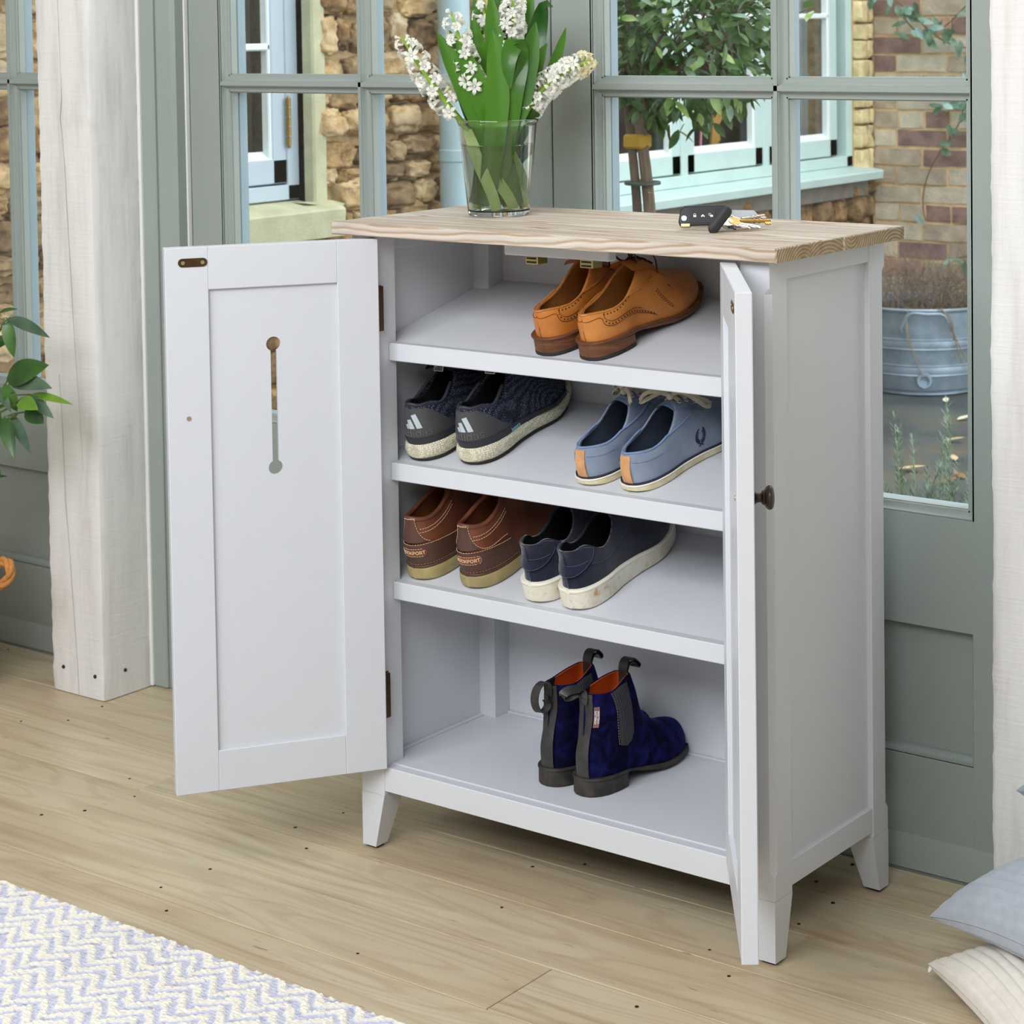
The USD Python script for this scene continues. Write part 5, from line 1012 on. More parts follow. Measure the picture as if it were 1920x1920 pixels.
# ---------------------------------------------------------------- navy suede slip-ons, third shelf
def slipon(side, x, b, yaw, label):
    t = shoe_thing('suede_slip_on', label, None, .4461, .25, x, b, yaw, side); L = .282
    s = Last(L, [(0, .118), (.12, .112), (.28, .110), (.40, .116), (.48, .114), (.58, .100), (.72, .082), (.86, .070), (.94, .060), (1, .038)], [(0, .034), (.3, .032), (.5, .029), (.7, .026), (.9, .032), (1, .038)], taper=.14, heel=((0, 0), (.02, -.002), (.045, .004), (.058, .002), (.072, -.004), (.2, -.004)), heel_w=.98)
    up, ln, ins = s.shell([(-.03, .106), (-.004, .1025), (.010, .0985), (.024, .100), (.036, .097), (.052, .086), (.072, .080), (.092, .086), (.108, .100), (.118, .112)], t1=.0032)
    t.part('upper', up, suede, smooth=45); t.part('lining', ln, suede_in, smooth=45); t.part('insole', ins, suede_in, smooth=45)
    t.part('heel_collar', s.panel([(-.050, .0915), (-.036, .0985), (-.020, .0990), (0, .1015), (.020, .0990), (.036, .0985), (.050, .0915), (.048, .082), (.036, .070), (.018, .060), (0, .057), (-.018, .060), (-.036, .070), (-.048, .082)], .0004, .0012), suede, smooth=50)
    t.part('seam', cat(s.cord([(-.048, .082), (-.036, .070), (-.018, .060), (0, .057), (.018, .060), (.036, .070), (.048, .082), (.052, .092)], .0005, .0017, sides=4), s.cord([(-.036, .076), (0, .0735), (.036, .076)], .0005, .0017, sides=4), s.cord([(0, .034), (0, .057)], .0005, .0003, sides=4), s.cord([(.045, .068), (.075, .062), (.105, .064), (.13, .074), (.15, .080)], .0005, .0002, sides=4)), paint('pale_navy_seam_%s' % ('a' if side > 0 else 'b'), (78, 84, 110), rough=.9), smooth=45)
    t.part('sole', s.sole(.0048, [(0, .0045), (.09, .0002), (.62, .0002), (.86, .0065), (1, .018)], [(0, .0350), (.3, .0330), (.5, .0300), (.7, .0270), (.9, .0330), (1, .0390)], r=.002, bulge=.0006), dirty_white, smooth=50)
    t.part('sole_rim', s.sole(.0054, [(0, .0300), (.3, .0282), (.5, .0255), (.7, .0225), (.9, .0285), (1, .0345)], [(0, .0360), (.3, .0340), (.5, .0310), (.7, .0280), (.9, .0340), (1, .0400)], r=.0016), white_rub, smooth=50)
    return t
slipon(1, -.3975, .0045, -.02, 'right navy suede slip-on with scuffed white sole, beside the empty half of the third shelf'); slipon(-1, -.4725, .0050, -.02, 'left navy suede slip-on with white sole, between its mate and the brown shoe')

# ---------------------------------------------------------------- navy velvet ankle boots, bottom compartment
def boot(side, x, b, yaw, label):
    t = shoe_thing('velvet_ankle_boot', label, None, .1448, 0.0, x, b, yaw, side); L = .276
    s = Last(L, [(0, .185), (.30, .185), (.395, .183), (.43, .165), (.46, .135), (.50, .112), (.56, .094), (.64, .078), (.74, .067), (.86, .060), (.94, .052), (1, .032)], [(0, .0285), (.25, .0265), (.45, .017), (.65, .012), (.85, .013), (1, .019)], taper=.10, ankle=.40, heel=((0, 0), (.03, -.003), (.07, .006), (.10, .010), (.14, .006), (.2, .004)), toe_a=2.2, wk=.98)
    up, ln, ins = s.shell([(-.03, .163), (.0, .163), (.025, .1595), (.05, .1585), (.075, .1635), (.10, .1685), (.125, .170)], t1=.0026)
    t.part('upper', up, velvet, smooth=45)
    bx = man(cb(-.1, -.2, .0, .052, .2, .4, 0)); t.part('lining', ln ^ bx, black_in, smooth=45); t.part('lining', ln - bx, orange_in, smooth=45, label='orange front lining'); t.part('insole', ins, orange_in, smooth=45)
    t.part('heel', s.sole(.0035, .0003, [(0, .0245), (.14, .0235), (.27, .0225)], 0, .275, r=.0012), black_sole, smooth=40)
    t.part('outsole', s.sole(.0045, [(0, .0240), (.14, .0230), (.28, .0220), (.45, .0110), (.62, .0025), (.76, .0025), (.88, .005), (1, .0125)], [(0, .0290), (.25, .0270), (.45, .0175), (.65, .0115), (.85, .0125), (1, .0190)], r=.0016), black_sole, smooth=40)
    t.part('back_strip', s.panel([(-.0115, .028), (.0115, .028), (.0120, .06), (.0105, .09), (.0125, .12), (.0130, .1605), (-.0130, .1605), (-.0125, .12), (-.0105, .09), (-.0120, .06)], .0004, .0016), black_leather, smooth=50)
    for sg_ in (1, -1):
        G = [(.052, .1565), (.062, .12), (.069, .085), (.076, .070), (.092, .0655), (.106, .069), (.110, .080), (.104, .110), (.098, .140), (.096, .162), (.074, .161)]
        g = t.part('elastic_gusset', s.panel([(q[0] * sg_, q[1]) for q in (G if sg_ > 0 else G[::-1])], .0003, .0008), elastic, smooth=50)
        t.part('gusset_ribs', cat([s.cord([(sg_ * a0, z0), (sg_ * a1, z1)], .0011, .0010, n=24, sides=5) for a0, z0, a1, z1 in ((.057, .155, .078, .072), (.0625, .157, .083, .069), (.068, .158, .088, .0675), (.0735, .159, .092, .067), (.079, .160, .096, .0675), (.0845, .161, .100, .069), (.090, .161, .104, .072))]), elastic, parent=g, smooth=60)
        t.part('gusset_stitching', cat(s.stitch([(sg_ * .049, .156), (sg_ * .059, .12), (sg_ * .066, .085), (sg_ * .073, .069)], .0005, .0028, .0016, .0006)), brown_thread, parent=g, kind='stuff')
    # pull loops, back and front
    p, n = s.surf(0, .158)
    if side > 0: pb = [p + np.array(q) for q in ((-.002, 0, -.012), (-.0025, 0, .002), (-.003, .004, .010), (-.012, .010, .0115), (-.026, .018, .0085), (-.030, .020, .004), (-.024, .017, .0005), (-.012, .010, .004), (-.004, .004, .001))]
    else: pb = [p + np.array(q) for q in ((-.002, 0, -.012), (-.0025, 0, .002), (-.006, -.002, .009), (-.017, -.006, .006), (-.024, -.010, -.010), (-.022, -.011, -.026), (-.015, -.007, -.038), (-.007, -.003, -.036), (-.006, -.002, -.02))]
    t.part('pull_loop', ribbon(spline(pb, 40), .0150, .0016, (0, .8, .6) if side > 0 else (0, 1, .1)), black_leather, smooth=60)
    f0 = np.array([.108, float(s.c_(.39)), .168])
    pf = [f0 + np.array(q) for q in ((.003, 0, -.022), (.004, 0, -.004), (.004, 0, .008), (.010, 0, .0185), (.021, 0, .0205), (.034, -.001, .013), (.040, -.002, .004), (.037, -.002, .0025), (.028, -.001, .010), (.016, 0, .0135), (.009, 0, .008), (.007, 0, -.004))]
    t.part('pull_loop', ribbon(spline(pf, 44), .0165, .0016, (0, 1, 0)), black_leather, smooth=60)
    lb = t.part('woven_label', s.panel([(.0135, .108), (.0225, .108), (.0235, .140), (.0145, .140)], .0006, .0008), label_pink, smooth=50)
    for tx_, a in (('PENELOPE', .0168), ('CHILVERS', .0212)):
        tx = meshkit.text_mesh(tx_, .0030, .0004, bold=True); tx.vertices[:, 0] -= tx.bounds.mean(0)[0]; v = tx.vertices.copy()
        if side < 0: v[:, 1] *= -1
        rot = np.column_stack([-v[:, 1] + .0013, v[:, 0], v[:, 2]]); f = tx.faces if side > 0 else tx.faces[:, ::-1]
        t.part('label_lettering', s.wrap(trimesh.Trimesh(rot, f, process=False), a, .124, .0012), white_txt, parent=lb, smooth=False)
    return t
boot(1, -.3985, .0255, .0, 'right navy velvet ankle boot, nearest boot on the cabinet base'); boot(-1, -.4720, .0300, .0, 'left navy velvet ankle boot, half hidden behind its mate on the cabinet base')
# ================================================================ glass vase of cut white hyacinths on the cabinet top
TZ = HT + TT
VC = np.array([-.6527, .2033])
vase_glass = material('clear_vase_glass', {'p': ('principled_bsdf', {'base_color': (.96, .985, .97), 'roughness': .0, 'transmission_weight': 1.0, 'ior': 1.47, 'specular_ior_level': .5})}, [])
water_look = material('vase_water', {'p': ('principled_bsdf', {'base_color': (.97, .995, .95), 'roughness': .0, 'transmission_weight': 1.0, 'ior': 1.33})}, [])
vs_ = Thing('glass_vase', 'clear tapering glass vase half full of water on the limed top', 'vase', loc=(*VC, TZ))
z0 = TZ + .0005
vp = [(.0001, z0), (.0485, z0), (.0508, z0 + .002), (.0520, z0 + .006), (.0655, z0 + .150), (.0662, z0 + .1535), (.0684, z0 + .1555), (.0690, z0 + .158), (.0682, z0 + .1604), (.0666, z0 + .161), (.0650, z0 + .160), (.0640, z0 + .151), (.0500, z0 + .011), (.0460, z0 + .0078), (.0001, z0 + .007)]
vs_.part('vessel', lathe(vp, 96, (*VC, 0)), vase_glass, smooth=40)
ri = lambda z: .0500 + (z - z0 - .011) * (.0640 - .0500) / .140 - .0003
zw = z0 + .118
wp = [(.0001, z0 + .0074), (.0457, z0 + .0082), (.0495, z0 + .0112)] + [(ri(z), z) for z in np.linspace(z0 + .014, zw + .0012, 12)] + [(ri(zw) - .0015, zw + .0002), (ri(zw) - .004, zw), (.0001, zw)]
vs_.part('water', lathe(wp, 96, (*VC, 0)), water_look, smooth=40)

petal_w = paint('hyacinth_petal', (244, 244, 236), rough=.55, var=.03, scale=40, trans=.30, spec=.25); petal_c = paint('hyacinth_cream_petal', (236, 228, 190), rough=.55, var=.05, scale=40, trans=.3)
hy_leaf = paint('hyacinth_leaf', (52, 104, 22), col2=(84, 142, 34), rough=.32, scale=9, trans=.22, spec=.5, stretch=(1, 1, .25), coat=.15); hy_dark = paint('hyacinth_leaf_deep', (34, 84, 26), col2=(54, 112, 34), rough=.32, scale=9, trans=.2, spec=.5, coat=.15)
hy_stem = paint('hyacinth_stem', (138, 178, 54), col2=(166, 202, 84), rough=.4, scale=14, trans=.15); hy_pale = paint('hyacinth_stem_foot', (176, 206, 110), col2=(200, 222, 146), rough=.4, scale=14, trans=.2)
stamen = paint('hyacinth_throat', (214, 190, 110), rough=.6)
hrng = np.random.default_rng(77)
RT = np.array([math.cos(YAW), math.sin(YAW), 0]); FW_ = np.array([-math.sin(YAW), math.cos(YAW), 0])   # across and away, as one stands before the cabinet corner
def vpos(a, d, z): return np.array([VC[0], VC[1], TZ]) + RT * a * .82 + FW_ * d * .80 + np.array([0, 0, z if z < .03 else .03 + (z - .03) * .855])
def floret_mesh(size, open_=1.0):
    ms = []; L = .55 * size
    t = np.linspace(0, 1, 5); ms_t = loft([[(r * math.cos(a), r * math.sin(a), z) for a in np.linspace(0, 2 * np.pi, 7)[:-1]] for z, r in ((0, .10 * size), (.25 * size, .14 * size), (.5 * size, .15 * size))])
    ms.append(ms_t)
    for k in range(6):
        a = k * np.pi / 3; w = .30 * size; rows = []
        for q in np.linspace(0, 1, 5):
            r = .13 * size + q * L * open_ * (1 - .15 * q); z = .5 * size + .34 * size * math.sin(q * 2.0) * (1.15 - .5 * open_) - .30 * size * open_ * q * q * q; hw = w / 2 * (math.sin(np.pi * (.12 + .86 * q)) ** .7)
            rows.append([(r, hw, z + .04 * size), (r, 0, z), (r, -hw, z + .04 * size)])
        V = np.array(rows).reshape(-1, 3); f = []
        for i in range(4):
            for j in range(2): b = i * 3 + j; f += [(b, b + 3, b + 4), (b, b + 4, b + 1)]
        c, s_ = math.cos(a), math.sin(a); V = np.column_stack([V[:, 0] * c - V[:, 1] * s_, V[:, 0] * s_ + V[:, 1] * c, V[:, 2]]); ms.append(trimesh.Trimesh(V, np.array(f), process=False))
    return cat(ms)
FL3 = [floret_mesh(.0215, o) for o in (.9, 1.05, .7)]; BUD = floret_mesh(.015, .35)
def hyacinth(path, n, zone, label, dense=1.0, tip_cream=0, rad=.011):
    """path: stem from its cut foot to the tip; zone: fractions of the path that carry florets."""
    P = spline(path, 80); t = Thing('hyacinth', label, 'flower', loc=P[0], group=None)
    r = np.interp(np.linspace(0, 1, 80), [0, .5, .85, 1], [.0062, .0052, .0036, .0018])
    t.part('stem', tube(P, r, 12), hy_stem, smooth=60)
    T = np.gradient(P, axis=0); T /= np.linalg.norm(T, axis=1, keepdims=True)
    for k in range(n):
        f = zone[0] + (zone[1] - zone[0]) * ((k + .5) / n); i = int(f * 79); a = k * 2.39996 + hrng.normal() * .25
        u = np.cross(T[i], [0.0, .3, 1.0] if abs(T[i, 2]) < .95 else [1.0, 0, 0]); u /= np.linalg.norm(u); v = np.cross(T[i], u); d = u * math.cos(a) + v * math.sin(a)
        q = (k + .5) / n; dd = d + T[i] * (.25 + .9 * max(0, q - .75) * 3) + np.array([0, 0, -.12]); dd /= np.linalg.norm(dd)
        fm = BUD if q > .93 else FL3[k % 3]; sc = (1.06 if q < .6 else 1.06 - (q - .6) * .45) * hrng.uniform(.88, 1.12)
        m = trimesh.Trimesh(fm.vertices * sc, fm.faces, process=False); ex = np.cross(dd, [.1, .2, 1.0]); ex /= np.linalg.norm(ex); ang = hrng.uniform(0, 1.05); ey = np.cross(dd, ex); e1 = ex * math.cos(ang) + ey * math.sin(ang)
        t.part('floret', at_frame(m, P[i] + d * r[i] * .6 + dd * rad * (.35 if q < .93 else .1), e1, np.cross(dd, e1), dd), petal_c if q > 1 - tip_cream or hrng.random() < .04 else petal_w, smooth=True)
        if q < .9: t_ = 1
    return t
def blade(path, w, mat, t, label=None, roll=0.0, cup=.25, face=None, tipw=.06):
    """A strap leaf along a path; it faces the viewer's side unless told otherwise."""
    P = spline(path, 26); T = np.gradient(P, axis=0); T /= np.linalg.norm(T, axis=1, keepdims=True); N0 = -FW_ * math.cos(roll) + RT * math.sin(roll) if face is None else np.asarray(face, float); rings = []
    for i, p in enumerate(P):
        q = i / 25; n = N0 - T[i] * (N0 @ T[i]); n /= np.linalg.norm(n); s_ = np.cross(T[i], n); hw = w / 2 * (np.interp(q, [0, .25, .6, .82, .93, 1], [.62, .8, 1, .86, .52, tipw])); c = cup * hw
        th = np.interp(q, [0, .4, 1], [.0032, .0018, .0008])
        a = [p + s_ * hw * x + n * (c * x * x * -1 * -1) for x in (-1, -.5, 0, .5, 1)]; b = [z - n * th for z in a[::-1]]
        rings.append(a + b)
    return t.part('leaf', loft(rings), mat, smooth=60, label=label)
# stems: (across, away, up) from the middle of the vase foot
def pth(*q): return [vpos(*x) for x in q]
h1 = hyacinth(pth((.050, .010, .016), (.010, -.012, .075), (-.052, -.020, .155), (-.105, -.028, .222), (-.150, -.035, .285), (-.192, -.038, .350)), 30, (.56, .995), 'white hyacinth leaning far left over the vase rim, its green stem showing between the florets', rad=.014)
h2 = hyacinth(pth((.040, .000, .014), (.022, -.010, .075), (-.010, -.016, .160), (-.042, -.022, .240), (-.066, -.026, .315), (-.090, -.028, .395)), 26, (.60, .995), 'white hyacinth standing second from the left among the leaves', rad=.014)
h3 = hyacinth(pth((-.030, .015, .016), (-.018, .020, .08), (-.004, .028, .17), (.012, .030, .27), (.030, .028, .36), (.034, .028, .425)), 44, (.68, .998), 'full white hyacinth rising in the middle behind the bent leaf', rad=.015)
h4 = hyacinth(pth((-.036, -.012, .014), (-.010, -.012, .08), (.040, -.010, .165), (.085, -.012, .232), (.120, -.016, .262), (.198, -.022, .298)), 46, (.58, .998), 'white hyacinth nodding to the right with a cream tip', tip_cream=.2, rad=.014)
h5 = hyacinth(pth((.010, .030, .016), (.0, .034, .09), (-.010, .040, .18), (-.018, .045, .27), (-.024, .048, .36), (-.026, .050, .42)), 20, (.74, .99), 'white hyacinth half hidden behind the tall leaves at the back of the vase', rad=.012)
# leaves grow with the flowers they were cut with
blade(pth((.020, -.020, .020), (-.004, -.028, .10), (-.045, -.034, .20), (-.090, -.036, .30), (-.118, -.034, .355)), .034, hy_leaf, h1, roll=.2)
blade(pth((.028, -.012, .018), (.005, -.018, .10), (-.030, -.022, .20), (-.066, -.020, .30), (-.094, -.016, .358)), .030, hy_leaf, h1, roll=-.3)
blade(pth((.024, .002, .020), (-.010, .0, .10), (-.050, .004, .18), (-.080, .010, .26), (-.102, .014, .32)), .026, hy_dark, h1, roll=.5)
blade(pth((.034, -.028, .02), (.014, -.036, .10), (-.014, -.040, .19), (-.050, -.042, .28), (-.080, -.040, .34)), .036, hy_leaf, h2, roll=.1)
blade(pth((.030, .008, .02), (.010, .006, .1), (-.012, .006, .2), (-.030, .010, .3), (-.046, .014, .385)), .028, hy_leaf, h2, roll=-.2)
blade(pth((-.020, -.034, .02), (-.010, -.044, .10), (.0, -.050, .18), (.004, -.050, .27), (-.006, -.046, .358)), .040, hy_leaf, h3, roll=.05)
blade(pth((-.026, .0, .02), (-.014, .002, .11), (.0, .006, .22), (-.004, .010, .33), (-.010, .016, .43)), .036, hy_leaf, h3, roll=.25)
blade(pth((-.024, .030, .02), (-.012, .036, .11), (-.006, .042, .22), (-.002, .046, .33), (-.006, .050, .46)), .040, hy_leaf, h3, roll=-.15)
bl_ = blade(pth((-.008, -.030, .02), (.010, -.040, .10), (.028, -.046, .19), (.040, -.046, .265), (.046, -.044, .318), (.040, -.060, .332), (.030, -.072, .312), (.028, -.076, .270), (.030, -.076, .245)), .036, hy_leaf, h3, roll=0, cup=.1)
blade(pth((-.034, -.022, .02), (-.004, -.034, .10), (.036, -.040, .19), (.062, -.040, .28), (.082, -.036, .372)), .040, hy_leaf, h4, roll=.15)
blade(pth((-.030, .004, .02), (.004, .002, .10), (.044, .004, .19), (.076, .008, .28), (.104, .012, .33)), .036, hy_leaf, h4, roll=.3)
blade(pth((-.020, .020, .02), (.010, .022, .10), (.046, .026, .2), (.074, .030, .30), (.092, .030, .385), (.100, .010, .405), (.116, -.02, .402)), .036, hy_dark, h4, roll=-.1)
blade(pth((-.014, .030, .02), (.018, .034, .1), (.066, .040, .18), (.105, .046, .26), (.142, .050, .36)), .024, hy_leaf, h4, roll=.4)
blade(pth((-.010, .040, .02), (.010, .046, .11), (.034, .052, .22), (.056, .056, .34), (.072, .060, .45)), .030, hy_leaf, h5, roll=.2)
blade(pth((.002, .040, .02), (-.008, .048, .12), (-.026, .054, .24), (-.040, .058, .34), (-.044, .060, .43)), .028, hy_leaf, h5, roll=-.2)
blade(pth((.006, .036, .02), (.012, .048, .14), (.014, .056, .26), (.012, .060, .38), (.010, .062, .48)), .032, hy_dark, h5, roll=.0)
# bare cut leaf bases standing in the water
for i, (a, lb) in enumerate(((((.048, .022, .014), (.034, .0, .075), (.004, -.02, .15), (-.01, -.024, .18)), 'pale'), (((.028, -.030, .014), (-.004, -.036, .07), (-.042, -.030, .125), (-.054, -.024, .165)), 'wide'), (((-.002, -.044, .012), (-.014, -.044, .05), (-.034, -.040, .10), (-.05, -.03, .15)), 'short'))):
    P = spline(pth(*a), 24)
    (h1, h2, h4)[i].part('leaf_base', ribbon(P, np.linspace(.016, .022, 24), .004, RT * .9 + np.array([0, 0, .5])), hy_pale, smooth=60)

# ================================================================ keys on the cabinet top
kz = TZ + .0004
blk = paint('black_plastic', (40, 42, 46), rough=.42, var=.05, scale=80, bump=.05, bscale=900); blk2 = paint('matt_black_rubber', (52, 54, 56), rough=.6, var=.06); chrome = paint('bright_steel', (214, 212, 206), rough=.22, metallic=.95, var=.02); gold = paint('key_brass', (204, 160, 86), rough=.28, metallic=.9, var=.05); nickel = paint('nickel_key', (206, 198, 184), rough=.25, metallic=.95, var=.03); grey_pl = paint('pale_grey_tag', (178, 184, 188), rough=.45, var=.03); dk_print = paint('grey_print', (120, 124, 128), rough=.6); icon_w = paint('white_icon', (232, 234, 236), rough=.5); chrome_warm = paint('warm_chrome_strip', (206, 188, 150), rough=.25, metallic=.9)
kb = Thing('key_bunch', 'bunch of keys with black car fob on the right of the cabinet top', 'keys', loc=(-.18, .16, TZ))
def place(o, ex, ey): 
    ex = np.asarray(ex, float) / np.linalg.norm(ex); ey = np.asarray(ey, float); ey = ey - ex * (ey @ ex); ey /= np.linalg.norm(ey)
    return lambda m: at_frame(m, o, ex, ey, np.cross(ex, ey))
# the flip key: lies tilted with its buttons towards the viewer
Fk = place((-.2545, .132, kz + .0235), RT * .995 + FW_ * .07 + np.array([0, 0, .012]), -FW_ * .30 - np.array([0, 0, .95]) * -1 * 1.0)
Fk = place((-.2150, .165, kz + .0180), RT, FW_ * .28 + np.array([0, 0, .95]))
def rounded(poly, d, r=.0025):
    ms = []; p = poly
    for k in range(5):
        a = k / 4 * np.pi / 2; ms.append((p.buffer(-r * (1 - math.cos(a))), -r + r * 0))
    lay = [(poly.buffer(-r), 0.0), (poly.buffer(-r * .3), r * .3), (poly, r), (poly, d - r), (poly.buffer(-r * .3), d - r * .3), (poly.buffer(-r), d)]
    n = 72; R = []
    for g, z in lay:
        c = g.exterior; q = np.array([c.interpolate(t, normalized=True).coords[0] for t in np.linspace(0, 1, n, endpoint=False)]); k0 = np.argmax(q[:, 0] + 1e-3 * q[:, 1]); ang = np.arctan2(q[:, 1] - poly.centroid.y, q[:, 0] - poly.centroid.x); o = np.argsort(ang); R.append(np.column_stack([q[o], np.full(n, z)]))
    m = loft(R); return m if m.volume > 0 else trimesh.Trimesh(m.vertices, m.faces[:, ::-1], process=False)
fob = sg.Polygon([(-.038, -.0150), (-.0405, -.008), (-.037, .010), (-.031, .0155), (.030, .0165), (.0335, .0135), (.0340, .0105), (.0290, .009), (.0270, .003), (.0285, -.004), (.0270, -.0150)]).buffer(.001)
fb = kb.part('car_fob', Fk(rounded(fob, .0125, .003)), blk, smooth=40)
for i, x in enumerate((-.0165, -.0040, .0085)):
    b = kb.part('fob_button', Fk(rounded(sg.box(x - .0058, -.0105, x + .0058, .0125).buffer(.0006), .0010, .0003).apply_translation((0, 0, .0123))), blk2, parent=fb, smooth=40)
def icon(k):
    if k == 0: return cat(trimesh.creation.annulus(.0014, .0020, .0004, sections=20).apply_translation((0, .0012, 0)), cb(-.0022, -.0026, -.0002, .0022, .0006, .0002, 0))
    if k == 1: return cat(cb(-.0030, -.0014, -.0002, .0030, -.0004, .0002, 0), cb(-.0016, -.0004, -.0002, .0014, .0012, .0002, 0), trimesh.creation.cylinder(.0009, .0004, sections=10).apply_translation((-.0018, -.0018, 0)), trimesh.creation.cylinder(.0009, .0004, sections=10).apply_translation((.0018, -.0018, 0)))
    return cat(trimesh.creation.annulus(.0014, .0020, .0004, sections=20).apply_translation((-.0018, .0014, 0)), cb(-.0012, -.0026, -.0002, .0030, .0006, .0002, 0))
for k, x in enumerate((-.0165, -.0040, .0085)): kb.part('button_symbol', Fk(icon(k).apply_translation((x, .0005, .0136))), icon_w, parent=fb, smooth=False)
kb.part('fob_emblem', Fk(trimesh.creation.cylinder(.0042, .0010, sections=28).apply_translation((-.0330, -.0035, .0128))), chrome, parent=fb, smooth=40)
kb.part('folded_blade', Fk(cat(cb(-.0385, -.0172, .0015, -.0235, -.0110, .0128, .001), cb(-.0230, -.0164, .0045, .022, -.0138, .0105, .0006))), chrome_warm, parent=fb)
# the small black rubber fob, leaning up on the others
Fs = place((-.1660, .1325, kz + .0195), RT * .62 + np.array([0, 0, .78]) + FW_ * .1, -RT * .45 + np.array([0, 0, .30]) - FW_ * .25)
sf = rounded(sg.LineString([(-.0170, 0), (.0150, 0)]).buffer(.0085), .0115, .0045); sf.apply_translation((0, 0, -.006))
s1 = kb.part('rubber_fob', Fs(sf), blk2, smooth=45)
kb.part('fob_seam', Fs(rounded(sg.LineString([(-.0170, 0), (.0150, 0)]).buffer(.0087), .0008, .0003).apply_translation((0, 0, -.0006))), blk, parent=s1, smooth=40)
# pale tag behind
Ft = place((-.1720, .2000, kz + .0135), RT, FW_ * .45 + np.array([0, 0, .88]))
tg = kb.part('key_tag', Ft(rounded(sg.Polygon([(-.026, -.013), (.026, -.013), (.0265, .004), (.020, .0125), (-.012, .0135), (-.024, .008)]).buffer(.0015), .0042, .0012)), grey_pl, smooth=40)
kb.part('tag_print', Ft(cat(*[cb(-.004 + .0016 * k, -.003, .0041, -.0032 + .0016 * k + .0002, -.0018, .0044, 0) for k in range(12)], cb(-.002, -.0065, .0041, .012, -.0058, .0044, 0))), dk_print, parent=tg, smooth=False)
# keys
def key(o, ex, ey, bow, L, w, mat, nm, round_shaft=False):
    F = place(o, ex, ey); bw = trimesh.creation.extrude_polygon(sg.Point(-bow, 0).buffer(bow, 24).difference(sg.Point(-bow * 1.45, 0).buffer(bow * .28)), .0022, engine='earcut')
    if round_shaft:
        sh = tube([(0, 0, .0011), (L, 0, .0011)], .0026, 12); cl = [tube([(x, 0, .0011), (x + .002, 0, .0011)], .0036, 12) for x in (L * .45, L * .62)]
        bit = trimesh.creation.extrude_polygon(sg.Polygon([(L - .011, -.001), (L - .001, -.001), (L - .001, -.007), (L - .0025, -.0095), (L - .004, -.0075), (L - .006, -.0105), (L - .008, -.0080), (L - .0095, -.0100), (L - .011, -.006)]), .0018, engine='earcut'); m = cat(bw, sh, bit, *cl)
    else:
        p = [(-.001, w / 2), (L - w * .5, w / 2), (L, 0)]; x = L - .003; dn = []
        k = 0
        while x > .004: dn += [(x, -w / 2 + (.0016 if k % 2 else .0002)), (x - .0022, -w / 2 + (.0022 if k % 3 == 0 else .0006))]; x -= .0044; k += 1
        m = cat(bw, trimesh.creation.extrude_polygon(sg.Polygon(p + dn + [(-.001, -w / 2)]), .0021, engine='earcut'), cb(.002, -.0006, .0019, L - .004, .0008, .0026, .0002))
    return kb.part(nm, F(m), mat, smooth=35)
key((-.1560, .172, kz + .0130), RT * .98 + FW_ * .32 + np.array([0, 0, -.03]), FW_ + np.array([0, 0, .5]), .010, .050, .007, gold, 'brass_key', True)
key((-.1600, .182, kz + .0150), RT * .85 + FW_ * .62 + np.array([0, 0, .06]), FW_ + np.array([0, 0, .35]), .009, .046, .0055, nickel, 'steel_key', True)
key((-.1600, .160, kz + .0110), RT * 1.0 + FW_ * .02 + np.array([0, 0, -.18]), FW_ + np.array([0, 0, .6]), .010, .042, .0075, chrome, 'steel_key')
key((-.1640, .154, kz + .0100), RT * .95 - FW_ * .22 + np.array([0, 0, -.2]), FW_ + np.array([0, 0, .4]), .010, .034, .0070, nickel, 'steel_key')
key((-.1720, .150, kz + .0090), RT * .6 - FW_ * .45 + np.array([0, 0, -.2]), FW_ + np.array([0, 0, .3]), .009, .024, .0065, blk, 'dark_key')
kb.part('key_ring', at_frame(trimesh.creation.torus(.0125, .0010, major_sections=40, minor_sections=8), (-.1740, .166, kz + .0135), RT, FW_ * .6 + np.array([0, 0, .8]), np.cross(RT, FW_ * .6 + np.array([0, 0, .8]))), chrome, smooth=60)
kb.part('fob_link', cat(tube([(-.1880, .1745, kz + .0260), (-.1800, .172, kz + .0205)], .0022, 8), at_frame(trimesh.creation.torus(.0045, .0009, major_sections=24, minor_sections=6), (-.1885, .1750, kz + .0262), RT, np.array([0, 0, 1.0]), -FW_)), chrome, smooth=60)

